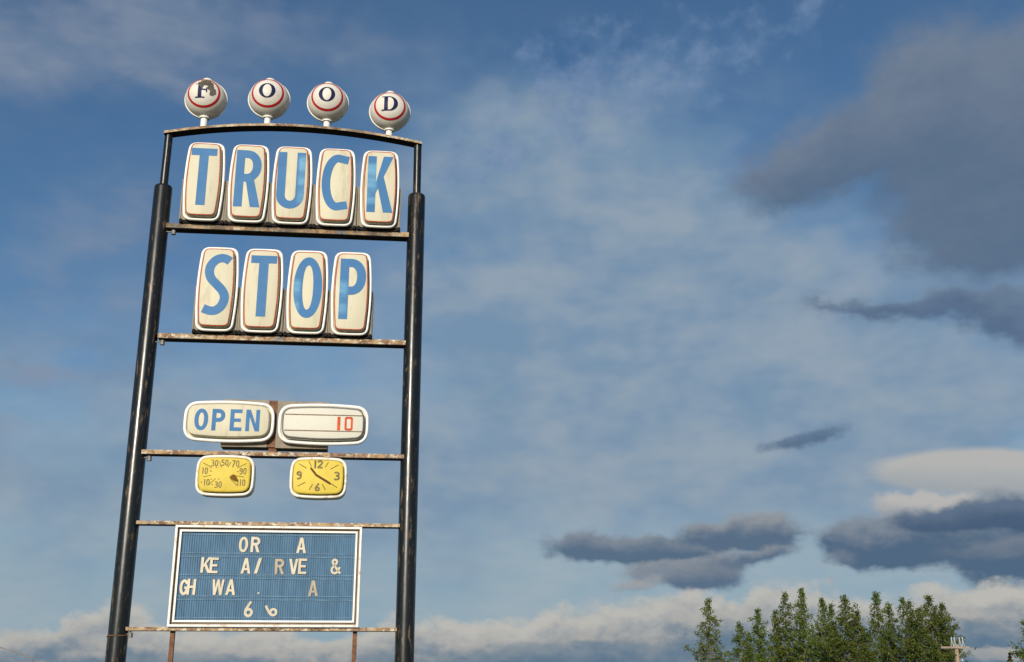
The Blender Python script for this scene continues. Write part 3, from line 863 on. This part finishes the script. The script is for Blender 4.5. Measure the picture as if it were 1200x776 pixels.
t, fc, zo = dial_box('thermometer', 'yellow rounded square thermometer dial hanging under the crossbeam, below the OPEN sign', 'thermometer', tx, tz, 1.005, 0.725)
for s, (cx, cz) in zip(('-10', '10', '30', '50', '70', '90', '110', '-30'), ((-1.118, 4.690), (-1.138, 4.890), (-0.983, 5.028), (-0.809, 5.037), (-0.623, 5.027), (-0.490, 4.892), (-0.508, 4.693), (-0.921, 4.652))):
    numeral(fc, tx, tz, zo, s, cx, cz - 0.004, 0.112, 0.155, M['grey_num'])
for p, q in (((-1.181, 5.024), (-1.025, 4.943)), ((-0.905, 5.057), (-0.862, 4.946)), ((-0.706, 5.047), (-0.753, 4.948)), ((-0.653, 5.0), (-0.672, 4.95)), ((-0.439, 5.025), (-0.590, 4.946)),
             ((-0.593, 4.806), (-0.461, 4.786)), ((-0.690, 4.745), (-0.566, 4.631)), ((-1.161, 4.778), (-1.023, 4.809)), ((-1.060, 4.635), (-0.946, 4.755)), ((-0.964, 4.964), (-0.938, 4.942)),
             ((-1.055, 4.886), (-1.020, 4.873)), ((-0.593, 4.876), (-0.560, 4.882)), ((-0.895, 4.730), (-0.888, 4.760)), ((-1.035, 4.735), (-1.005, 4.748))):
    tick(fc, tx, tz, zo, p, q)
b = MB(); put_glyph(b, [('p', [(-0.712, 4.772), (-0.690, 4.800), (-0.655, 4.826), (-0.618, 4.822), (-0.596, 4.795), (-0.578, 4.745), (-0.568, 4.722), (-0.596, 4.712), (-0.625, 4.718), (-0.668, 4.742)])], -tx, -tz + zo, 1, YD - 0.02, 0.004)
b.bar((-0.655 - tx, YD - 0.019, 4.778 - tz + zo), (-0.655 - tx, YD + 0.004, 4.778 - tz + zo), 0.012, n=10)
b.build('pointer', M['brown'], t)
cx_, cz_ = 0.808, 4.812
t, fc, zo = dial_box('clock', 'yellow rounded square clock with brown hands hanging under the crossbeam, below the price panel', 'clock', cx_, cz_, 1.000, 0.730)
for s, (cx, cz) in zip(('12', '3', '6', '9'), ((0.803, 5.030), (1.133, 4.831), (0.805, 4.628), (0.477, 4.838))):
    numeral(fc, cx_, cz_, zo, s, cx, cz, 0.142, 0.22, M['grey_num'], 0.66, 0.12)
for p, q in (((0.976, 5.074), (0.925, 4.982)), ((1.154, 5.029), (1.016, 4.950)), ((1.037, 4.696), (1.145, 4.628)), ((0.885, 4.685), (0.946, 4.583)), ((0.720, 4.682), (0.665, 4.578)), ((0.594, 4.713), (0.460, 4.641)), ((0.599, 4.961), (0.465, 5.038)), ((0.634, 5.084), (0.684, 4.991))):
    tick(fc, cx_, cz_, zo, p, q, 0.012)
for nm, q, wd, dy in (('hour_hand', (0.662, 4.977), 0.036, 0.014), ('minute_hand', (1.037, 4.688), 0.034, 0.021)):
    b = MB(); a = Vector((0.775 - cx_, 4.843 - cz_ + zo)); c = Vector((q[0] - cx_, q[1] - cz_ + zo)); d = (c - a).normalized(); n_ = Vector((-d.y, d.x))
    put_glyph(b, [('p', [tuple(a - d * 0.03 + n_ * wd * 0.35), tuple(a - d * 0.03 - n_ * wd * 0.35), tuple(a + d * 0.05 - n_ * wd / 2), tuple(c - d * 0.03 - n_ * wd / 2), tuple(c), tuple(c - d * 0.03 + n_ * wd / 2), tuple(a + d * 0.05 + n_ * wd / 2)])], 0, 0, 1, YD - dy, 0.004)
    if nm == 'minute_hand': b.bar((a.x, YD - 0.03, a.y), (a.x, YD + 0.004, a.y), 0.014, n=12)
    b.build(nm, M['brown_hand'], t)

# ---- message board
BX0, BX1, BZ0, BZ1 = -1.578, 1.602, 2.275, 3.966
def message_board():
    xc = (BX0 + BX1) / 2
    t = thing('message_board', 'blue ribbed message board in a double white frame on two rusty posts, most letters missing', 'message board', at(xc, 0, 0), YAW)
    w = BX1 - BX0; hw = w / 2
    def frame(b, inset, wd, yf, yb):
        for (x0, x1, z0, z1) in ((-hw + inset, hw - inset, BZ1 - inset - wd, BZ1 - inset), (-hw + inset, hw - inset, BZ0 + inset, BZ0 + inset + wd),
                                 (-hw + inset, -hw + inset + wd, BZ0 + inset + wd, BZ1 - inset - wd), (hw - inset - wd, hw - inset, BZ0 + inset + wd, BZ1 - inset - wd)):
            b.box(x0, x1, yf, yb, z0, z1)
    b = MB(); frame(b, 0.0, 0.036, -0.20, -0.09); b.build('outer_frame', M['white_rusty'], t)
    b = MB(); frame(b, 0.037, 0.036, -0.135, -0.095); b.build('groove', M['groove'], t)
    b = MB(); frame(b, 0.0735, 0.032, -0.168, -0.09); b.build('inner_frame', M['white'], t)
    b = MB(); i = 0.06; x0, x1 = -hw + i, hw - i; n = 78
    zs = (BZ0 + i, BZ1 - i); base = 0; prof = []
    for k in range(n):
        u = x0 + (x1 - x0) * k / n; p = (x1 - x0) / n
        prof += [(u, -0.112), (u + p * 0.15, -0.124), (u + p * 0.62, -0.124), (u + p * 0.80, -0.112)]
    prof.append((x1, -0.112))
    for z in zs: b.v += [(x, y, z) for x, y in prof]
    m = len(prof)
    for k in range(m - 1): b.face((k, k + 1, m + k + 1, m + k))
    b.box(x0, x1, -0.108, -0.04, zs[0], zs[1])
    pn = b.build('ribbed_panel', M['board_blue'], t)
    for zz in (3.815, 3.500, 3.440, 3.135, 3.075, 2.780, 2.720, 2.425):
        b = MB(); b.box(x0 + 0.035, x1 - 0.035, -0.131, -0.1245, zz - 0.008, zz + 0.008); b.build('letter_track', M['board_track'], pn)
    for x in (-1.505, 1.547):
        b = MB(); b.box(x - xc - 0.037, x - xc + 0.037, -0.045, 0.03, -0.2, 2.21); b.build('post', M['rust'], t)
    # weathered sheet on the back
    b = MB(); b.box(-hw + 0.03, hw - 0.03, -0.038, 0.02, BZ0 + 0.03, BZ1 - 0.03); b.build('back_panel', M['galv'], t)
message_board()
LET = [('O', -0.422, 3.651, 'first row', 0), ('R', -0.219, 3.653, 'first row', 0), ('A', 0.567, 3.646, 'first row', 0),
       ('K', -1.031, 3.299, 'second row', 0), ('E', -0.894, 3.294, 'second row beside the K', 0), ('A', -0.354, 3.290, 'second row', 0), ('I', -0.151, 3.292, 'second row', 0),
       ('R', 0.219, 3.280, 'second row', 1), ('V', 0.456, 3.282, 'second row', 0), ('E', 0.604, 3.290, 'second row beside the V', 0), ('&', 1.170, 3.290, 'second row', 0),
       ('G', -1.363, 2.924, 'third row', 0), ('H', -1.242, 2.932, 'third row', 0), ('W', -0.801, 2.929, 'third row', 0), ('A', -0.587, 2.931, 'third row beside the W', 0),
       ('.', -0.111, 2.838, 'third row', 0), ('A', 0.809, 2.917, 'third row, alone at the right', 1), ('6', -0.257, 2.564, 'fourth row', 0), ('b', 0.123, 2.541, 'fourth row', 0)]
WID = {'O': 0.155, 'R': 0.16, 'A': 0.165, 'K': 0.165, 'E': 0.14, 'I': 0.05, 'V': 0.155, '&': 0.17, 'G': 0.15, 'H': 0.145, 'W': 0.20, '.': 0.04, '6': 0.15, 'b': 0.15}
random.seed(4)
for q, (ch, x, z, where, dull) in enumerate(LET):
    H = 0.262; w = WID[ch]; b = MB(); rot = random.uniform(-0.03, 0.03)
    y_ = -0.1325 - (0.008 if ch in 'HE' else 0.0)
    if ch == '.': put_glyph(b, glyph('.', 0.1, 0.11), -0.015, -0.02, H, 0, 0.005)
    elif ch == 'I': put_glyph(b, [('p', [(0.0, 0), (0.2, 0), (0.46, 1), (0.26, 1)])], -0.06, -H / 2, H, 0, 0.006)
    elif ch == 'b':
        rot = rad(62); p = glyph('6', 0.58, 0.17); b2 = Vector((0.29 * H, 0.42 * H)); b2 = Vector((b2.x * cos(rot) - b2.y * sin(rot), b2.x * sin(rot) + b2.y * cos(rot)))
        put_glyph(b, p, -b2.x, -b2.y, H * 0.92, 0, 0.006, rot)
    else: put_glyph(b, glyph(ch, w / H, 0.17), -w / 2, -H / 2, H, 0, 0.006, rot)
    o = b.build('message_letter', M['loose_dull'] if dull else M['loose']); o.location = at(x, y_, z); o.rotation_euler = (0, 0, YAW)
    kind = 'dull tan' if dull else 'cream'
    lab = {'.': 'small cream full stop on the blue message board, third row', '6': 'cream digit 6 standing upright in the fourth row of the blue message board', 'b': 'cream digit 6 tipped over like a b, in the fourth row of the blue board',
           'I': 'cream slanted letter I in the second row of the blue message board'}.get(ch, '%s letter %s on the blue message board, %s' % (kind, ch, where))
    tag(o, lab, 'letter', 'loose letters on the message board')

# ---- the four globes on the arch
GR = 0.392
GV = Vector((sin(0.107) * cos(rad(26)), -cos(0.107) * cos(rad(26)), -sin(rad(26)))).normalized()   # from the globe to the camera, used to lay out the break in the shell
GRt = Vector((0, 0, 1)).cross(GV).normalized(); GU = GV.cross(GRt)
HOLE = [(-0.33, 0.80), (-0.20, 0.91), (0.10, 0.99), (0.22, 0.90), (0.33, 0.80), (0.43, 0.60), (0.52, 0.40), (0.52, 0.27), (0.42, 0.17), (0.25, 0.20), (0.20, 0.30), (0.23, 0.40), (0.13, 0.47), (0.12, 0.62), (0.00, 0.66), (-0.10, 0.58), (-0.14, 0.48), (-0.23, 0.52), (-0.25, 0.66), (-0.42, 0.70)]
def in_poly(x, y, P):
    c = False
    for i in range(len(P)):
        (x0, y0), (x1, y1) = P[i], P[i - 1]
        if (y0 > y) != (y1 > y) and x < (x1 - x0) * (y - y0) / (y1 - y0) + x0: c = not c
    return c
def broken(p):
    v = Vector(p).normalized()
    if v.dot(GV) < 0: return False
    return in_poly(v.dot(GRt) + 0.02 * sin(v.x * 40), v.dot(GU) + 0.02 * sin(v.z * 47), HOLE)
def globe_sign(ch, label, x, z, hole=False):
    zb = arch_z(x)
    t = thing('globe_sign', label, 'globe sign', at(x, 0, zb), YAW, 'globe signs spelling FOOD')
    zc = z - zb
    def prune(b):
        if hole:
            keep = [i for i, f in enumerate(b.f) if not broken([sum(b.v[k][j] for k in f) / len(f) - (zc if j == 2 else 0) for j in range(3)])]
            b.f = [b.f[i] for i in keep]; b.mi = [b.mi[i] for i in keep]
        return b
    def sph(b, R, n=96, m=64, ax0=0.0, ax1=pi, flip=False):
        # poles on the facing axis
        base = len(b.v)
        for j in range(m + 1):
            a = ax0 + (ax1 - ax0) * j / m
            for k in range(n):
                p = 2 * pi * k / n; b.v.append((R * sin(a) * cos(p), -R * cos(a), zc + R * sin(a) * sin(p)))
        for j in range(m):
            for k in range(n):
                q = (k + 1) % n; f = (base + j * n + k, base + j * n + q, base + (j + 1) * n + q, base + (j + 1) * n + k)
                b.face(f[::-1] if not flip else f)
    b = MB(); sph(b, GR, 160 if hole else 64, 120 if hole else 48)
    gl = prune(b).build('globe', M['globe'], t, 60)
    if hole:
        b = MB(); b.bar((0, 0, zc - 0.38), (0.02, -0.02, zc + 0.06), 0.028, n=12); b.lathe([(0.03, 0), (0.06, 0.05), (0.062, 0.12), (0.03, 0.17)], (0.02, -0.02, zc + 0.05), 16); b.build('lamp_holder', M['loose'], t)
    # flange where the two halves meet
    b = MB(); n = 128; prof = [(GR - 0.002, -0.012), (GR + 0.018, -0.012), (GR + 0.021, 0.0), (GR + 0.018, 0.012), (GR - 0.002, 0.012)]
    b.loops([[(r * cos(2 * pi * k / n), y, zc + r * sin(2 * pi * k / n)) for k in range(n)] for r, y in prof][::-1])
    b.build('flange', M['globe'], t)
    # red ring
    b = MB(); n = 160; R2 = GR + 0.0025
    b.loops([[(R2 * sin(a) * cos(2 * pi * k / n), -R2 * cos(a), zc + R2 * sin(a) * sin(2 * pi * k / n)) for k in range(n)] for a in [rad(d) for d in (44.5, 46.4, 48.2, 50.0, 51.8)]])
    prune(b).build('ring', M['red'], gl, 60)
    # serif letter wrapped on the globe
    b = MB(); quads = []
    def rect(x0, x1, z0, z1, q=0):
        nx = max(2, int(abs(x1 - x0) / 0.012)); nz = max(2, int(abs(z1 - z0) / 0.012))
        for i in range(nx):
            for j in range(nz):
                f = lambda a, c: (x0 + (x1 - x0) * a / nx, z0 + (z1 - z0) * c / nz)
                quads.append(([f(i, j), f(i + 1, j), f(i + 1, j + 1), f(i, j + 1)], q))
    def band(outer, inner, q=0):
        for i in range(len(outer) - 1):
            for k in range(3):
                mixp = lambda a, c, t_: (a[0] + (c[0] - a[0]) * t_, a[1] + (c[1] - a[1]) * t_)
                quads.append(([mixp(outer[i], inner[i], k / 3), mixp(outer[i + 1], inner[i + 1], k / 3), mixp(outer[i + 1], inner[i + 1], (k + 1) / 3), mixp(outer[i], inner[i], (k + 1) / 3)], q))
    hh = 0.150
    if ch == 'O': band(arc(0, 0, 0.150, hh, 0, 360, 60), arc(0, 0, 0.080, hh - 0.024, 0, 360, 60))
    if ch == 'D':
        rect(-0.105, -0.035, -hh, hh); rect(-0.150, -0.1055, -hh, -hh + 0.024, 1); rect(-0.150, -0.1055, hh - 0.022, hh, 1)
        band([(-0.0345, hh)] + arc(-0.01, 0, 0.160, hh, 90, -90, 40) + [(-0.0345, -hh)], [(-0.0345, hh - 0.022)] + arc(-0.01, 0, 0.085, hh - 0.022, 90, -90, 40) + [(-0.0345, -hh + 0.022)], 2)
    if ch == 'F':
        rect(-0.090, -0.020, -hh, hh); rect(-0.135, -0.0905, -hh, -hh + 0.024, 1); rect(-0.0195, 0.035, -hh, -hh + 0.022, 1); rect(-0.135, -0.0905, hh - 0.024, hh, 1)
        rect(-0.0195, 0.125, hh - 0.024, hh, 1); rect(0.098, 0.125, hh - 0.085, hh - 0.0245, 2); rect(-0.0195, 0.055, -0.008, 0.022, 1); rect(0.0555, 0.078, -0.045, 0.058, 2)
    for pts, q in quads:
        base = len(b.v); Rl = GR + 0.003 + 0.0005 * q
        for (px, pz) in [(u * 1.06, v * 1.06) for u, v in pts]: b.v.append((px, -sqrt(Rl * Rl - px * px - pz * pz), zc + pz))
        b.face((base, base + 1, base + 2, base + 3))
    lt = prune(b).build('letter', M['navy'], gl, 60)
    # neck, collar and cap
    b = MB(); b.lathe([(0.066, -0.03), (0.066, zc - GR * 0.985)], (0, 0, 0), 24); b.lathe([(0.10, 0), (0.10, 0.025)], (0, 0, zc - GR - 0.028), 24)
    b.bar((-0.012, -0.064, 0.06), (-0.012, -0.075, 0.06), 0.012, n=8)
    b.build('neck', M['white'], t)
    b = MB(); b.lathe([(0.10, GR * 0.955), (0.098, GR + 0.026), (0.08, GR + 0.045), (0.03, GR + 0.052)], (0, 0, zc), 24)
    b.build('cap', M['globe'], t)
    return t
globe_sign('F', 'white globe sign with navy F and jagged hole, at the left end of the arch', -1.762, 12.262, hole=True)
globe_sign('O', 'white globe sign with navy O, next to the broken F globe', -0.550, 12.336)
globe_sign('O', 'white globe sign with navy O, next to the D globe', 0.598, 12.322)
globe_sign('D', 'white globe sign with navy D, at the right end of the arch', 1.824, 12.190)

# ------------------------------------------------------------------ trees beyond
def mat_leaf(name, c0, c1, c2):
    m = bpy.data.materials.new(name); m.use_nodes = True; N = Net(m.node_tree); p = N.n['Principled BSDF']
    tc = N.new('ShaderNodeTexCoord')
    c = N.mix(N.step(N.noise(tc.outputs['Object'], 0.9, 4, 0.6), 0.35, 0.65), (*c0, 1), (*c1, 1))
    c = N.mix(N.step(N.noise(tc.outputs['Object'], 5.0, 2, 0.6), 0.58, 0.72), c, (*c2, 1))
    N.put(p.inputs['Base Color'], c); p.inputs['Roughness'].default_value = 0.55; p.inputs['Specular IOR Level'].default_value = 0.3
    tr = N.new('ShaderNodeBsdfTranslucent'); N.put(tr.inputs[0], c)
    mx = N.new('ShaderNodeMixShader'); mx.inputs[0].default_value = 0.22
    N.l.new(p.outputs[0], mx.inputs[1]); N.l.new(tr.outputs[0], mx.inputs[2]); N.l.new(mx.outputs[0], N.n['Material Output'].inputs[0])
    return m
LEAF = [mat_leaf('dark_poplar_leaf', (0.055, 0.086, 0.012), (0.115, 0.142, 0.020), (0.18, 0.155, 0.03)),
        mat_leaf('mid_poplar_leaf', (0.064, 0.105, 0.013), (0.125, 0.168, 0.021), (0.20, 0.19, 0.035)),
        mat_leaf('pale_poplar_leaf', (0.085, 0.115, 0.022), (0.14, 0.165, 0.034), (0.23, 0.18, 0.06))]
BARK = mat('tree_bark', (0.13, 0.105, 0.075), 0.85, 0.35, 5, bump=0.4)
def tree(label, loc, H, hw, seed, leaf, dens=1.0, name='poplar_tree', power=0.8, zlow=0.08, spires=()):
    rnd = random.Random(seed)
    t = thing(name, label, 'tree', loc, rnd.uniform(0, 6.28), 'trees in the row beyond' if name == 'poplar_tree' and hw > 1 else None)
    tr = MB(); cr = MB()
    def leaf_card(p, s):
        a = Vector((rnd.gauss(0, 1), rnd.gauss(0, 1), rnd.gauss(0, 1))).normalized(); c = a.orthogonal().normalized()
        c = (c * cos(rnd.uniform(0, 6)) + a.cross(c) * sin(rnd.uniform(0, 6))).normalized(); d = a.cross(c)
        base = len(cr.v); l = s * rnd.uniform(0.7, 1.35); w = s * rnd.uniform(0.45, 0.8)
        cr.v += [tuple(p - c * l * 0.5), tuple(p + d * w * 0.5), tuple(p + c * l * 0.55), tuple(p - d * w * 0.5)]
        cr.face((base, base + 1, base + 2, base + 3))
    def stem(x0, y0, z0, z1, hwid, lean, rad0):
        n = 9; pts = []
        for i in range(n + 1):
            f = i / n
            pts.append(Vector((x0 + lean[0] * f + rnd.gauss(0, 0.04) * (i > 0), y0 + lean[1] * f + rnd.gauss(0, 0.04) * (i > 0), z0 + (z1 - z0) * f)))
        tr.tube(pts, [max(0.012, rad0 * (1 - i / n) ** 0.9) for i in range(n + 1)], 8)
        L = z1 - z0; nb = int(L * 8.5 * (0.6 + 0.4 * dens))
        bul = [rnd.uniform(0.75, 1.25) for _ in range(60)]
        phi = rnd.uniform(0, 6)
        for k in range(nb):
            f = zlow + (1 - zlow) * ((k + rnd.random()) / nb)
            f = min(f, 0.985)
            i = min(int(f * n), n - 1); fr = f * n - i; o = pts[i].lerp(pts[i + 1], fr)
            phi += 2.4 + rnd.gauss(0, 0.5)
            env = hwid * min(1.0, (f + 0.25) / 0.35) * (1 - f) ** power * bul[int(f * 22) * 2 % 60] * rnd.uniform(0.5, 1.2) + 0.07
            rise = rnd.uniform(0.35, 0.95) + 0.5 * f
            d = Vector((cos(phi), sin(phi), rise))
            end = o + Vector((d.x * env, d.y * env, d.z * env * 0.75)); end.z = min(end.z, z1 + 0.1)
            mid = o.lerp(end, 0.5) + Vector((0, 0, -0.06 * env))
            tr.tube([o, mid, end], [0.012 + 0.014 * env, 0.009 + 0.006 * env, 0.005], 4)
            ln = (end - o).length
            for c_ in range(max(2, int(ln * 5.0))):
                u = rnd.uniform(0.22, 1.04) ** 0.8
                cp = o.lerp(mid, u * 2) if u < 0.5 else mid.lerp(end, u * 2 - 1)
                sp = 0.07 + 0.16 * env * 0.6
                cp = cp + Vector((rnd.gauss(0, sp), rnd.gauss(0, sp), rnd.gauss(0, sp * 0.8)))
                for _ in range(int(rnd.uniform(8, 15) * dens + 1)):
                    leaf_card(cp + Vector((rnd.gauss(0, 0.12), rnd.gauss(0, 0.12), rnd.gauss(0, 0.12))), 0.18)
        for _ in range(int(26 * dens)):
            f = rnd.uniform(0.88, 1.0); i = min(int(f * n), n - 1); leaf_card(pts[i].lerp(pts[i + 1], f * n - i) + Vector((rnd.gauss(0, 0.07), rnd.gauss(0, 0.07), 0)), 0.15)
    stem(0, 0, 0, H, hw, (rnd.gauss(0, 0.12), rnd.gauss(0, 0.12)), 0.016 * H)
    for (dx, zf, wf) in spires:                        # side leaders that make spires of their own
        stem(dx * cos(-t.rotation_euler.z), dx * sin(-t.rotation_euler.z), H * 0.15, H * zf, hw * wf, (0, 0), 0.009 * H)
    tr.build('trunk', BARK, t); cr.build('crown', LEAF[leaf], t)
    return t
TREES = [('sparse pale green tree standing alone at the left end of the tree row', 18.05, 104, 7.68, 2.56, 2, 0.95, 1.1, ()),
 ('shortest pointed green tree of the row, beside the lone pale tree', 22.7, 112, 5.85, 2.43, 1, 1, 1.2, ()),
 ('slim pointed green tree just right of the shortest one', 25.05, 115, 7.31, 2.72, 1, 1, 1.2, ()),
 ('tall dark tree with a second lower spire on its left side', 28.51, 118, 9.12, 2.79, 0, 1, 1.2, ((-0.97, 0.8, 0.6),)),
 ('tallest tree of the row, with the highest pointed tip', 29.65, 116, 9.51, 2.74, 1, 1.05, 1.2, ()),
 ('broad green tree between the tallest tree and the middle of the row', 30.29, 110, 8.04, 2.71, 1, 1.05, 1.15, ((0.82, 0.93, 0.6),)),
 ('bushy green tree with wide lower right side in the middle of the row', 31.61, 107, 8.18, 3.37, 0, 1.05, 1.15, ((1.12, 0.82, 0.6),)),
 ('slender green tree of the row with open sky to its left, third from right', 36.67, 113, 8.81, 2.67, 1, 1, 1.0, ((1.1, 0.88, 0.5),)),
 ('thin topped tree with a gappy crown, left of the rightmost one of the row', 37.82, 109, 8.07, 2.36, 0, 0.85, 0.95, ((0.73, 0.96, 0.5),)),
 ('broad tree at the right end of the row, behind the wooden utility pole', 38.92, 105, 7.99, 3.31, 0, 1.05, 1.0, ((1.18, 0.91, 0.6), (-1.02, 0.86, 0.5))),
 ('green tree cut off by the right edge of the picture', 41.22, 90, 5.04, 2.31, 1, 1, 0.8, ())]
for (label, x, y, H, hw, leaf, dens, power, spires), sd in zip(TREES, range(11, 99)):
    tree(label, (x, y, 0), H, hw, sd * 7 + 3, leaf, dens, 'poplar_tree' , power, 0.08, spires)

# a thin dry spruce far off
def spruce():
    rnd = random.Random(5)
    t = thing('spruce_tree', 'tiny reddish brown spruce top far off near the right edge', 'tree', (56.75, 130, 0))
    H = 3.26; b = MB(); b.bar((0, 0, 0), (0.03, 0, H), 0.09, 0.008, 8); b.build('trunk', BARK, t)
    c = MB()
    for k in range(1500):
        f = rnd.uniform(0.2, 1.0) ** 0.8; r = (1 - f) * 1.1 + 0.05; a = rnd.uniform(0, 6.28); q = r * rnd.random() ** 0.6 * (0.6 + 0.4 * sin(f * 60))
        p = Vector((q * cos(a), q * sin(a), H * f - q * 0.25)); s = 0.13
        e = Vector((cos(a), sin(a), -0.25)) * s; g = Vector((-sin(a), cos(a), rnd.uniform(-.5, .5))) * s * 0.5
        i = len(c.v); c.v += [tuple(p - e), tuple(p + g), tuple(p + e), tuple(p - g)]; c.face((i, i + 1, i + 2, i + 3))
    c.build('crown', mat_leaf('dry_spruce_needles', (0.09, 0.055, 0.03), (0.12, 0.075, 0.04), (0.07, 0.075, 0.03)), t)
spruce()
# ------------------------------------------------------------------ utility pole and street lamp
WOOD = mat('weathered_pole_wood', (0.34, 0.25, 0.155), 0.8, 0.25, 7, bump=0.3, stretch=(4, 4, 0.4))
ARM = mat('grey_crossarm_wood', (0.33, 0.25, 0.20), 0.8, 0.25, 7, bump=0.3)
GLASS = mat('pale_insulator', (0.54, 0.58, 0.58), 0.3, 0.06, 8)
def utility_pole():
    H = 2.84
    t = thing('utility_pole', 'pale wooden utility pole with crossarm and upright insulators, in front of the trees', 'utility pole', (24.19, 62, 0), 0.18)
    b = MB(); b.tube([(0, 0, -0.4), (0.0, 0, H * 0.5), (0.02, 0, H)], [0.13, 0.115, 0.105], 16); b.build('pole', WOOD, t)
    za = H - 0.18
    b = MB(); b.box(-0.98, 0.68, -0.185, -0.10, za - 0.05, za + 0.05); ca = b.build('crossarm', ARM, t)
    for s in (-1, 1):
        b = MB(); b.bar((s * 0.45, -0.19, za - 0.03), (s * 0.05, -0.115, za - 0.45), 0.014, n=6); b.build('brace', M['zinc'], t)
    for x in (-0.30, -0.13, 0.17, 0.36):
        b = MB(); zt = za + 0.50
        b.tube([(x - 0.075, -0.142, za + 0.045), (x - 0.03, -0.142, za + 0.28), (x - 0.006, -0.142, zt - 0.02)], [0.018, 0.016, 0.014], 6)
        b.tube([(x + 0.075, -0.142, za + 0.045), (x + 0.03, -0.142, za + 0.28), (x + 0.006, -0.142, zt - 0.02)], [0.018, 0.016, 0.014], 6)
        b.lathe([(0.022, -0.1), (0.040, -0.06), (0.026, -0.03), (0.034, 0.0), (0.022, 0.03), (0.008, 0.05)], (x, -0.142, zt), 10)
        b.build('insulator', GLASS, ca)
    b = MB(); b.bar((-0.94, -0.142, za + 0.045), (-0.94, -0.142, za + 0.19), 0.016, n=6); b.build('pin', M['zinc'], ca)
    b = MB(); b.lathe([(0.03, 0), (0.05, 0.03), (0.035, 0.07), (0.05, 0.11), (0.03, 0.14)], (0.24, -0.10, H - 0.90), 10); b.bar((0.1, -0.06, H - 0.83), (0.24, -0.10, H - 0.83), 0.012, n=6)
    b.build('spool_insulator', GLASS, t)
utility_pole()
LAMP = mat('dull_lamp_metal', (0.22, 0.21, 0.18), 0.6, 0.15, 5, metallic=0.2)
def street_lamp():
    H = 2.14
    t = thing('street_lamp', 'thin grey street lamp at the lower left corner, its arm rising leftwards', 'street lamp', (-20.21, 48, 0))
    b = MB(); b.tube([(0, 0, -0.3), (0, 0, H * 0.5), (0, 0, H)], [0.05, 0.035, 0.022], 10); b.build('mast', LAMP, t)
    b = MB(); pts = []
    for i in range(13):
        f = i / 12; pts.append((-2.6 * f, 0, H - 0.12 + 1.0 * f - 0.34 * f * f))
    b.tube(pts, 0.020, 8); b.build('arm', LAMP, t)
    e = pts[-1]
    b = MB(); b.tube([(e[0] + 0.05, 0, e[2]), (e[0] - 0.15, 0, e[2] + 0.02), (e[0] - 0.4, 0, e[2] + 0.01), (e[0] - 0.62, 0, e[2] - 0.01)], [0.03, 0.09, 0.11, 0.04], 12); b.build('lamp_head', LAMP, t)
street_lamp()
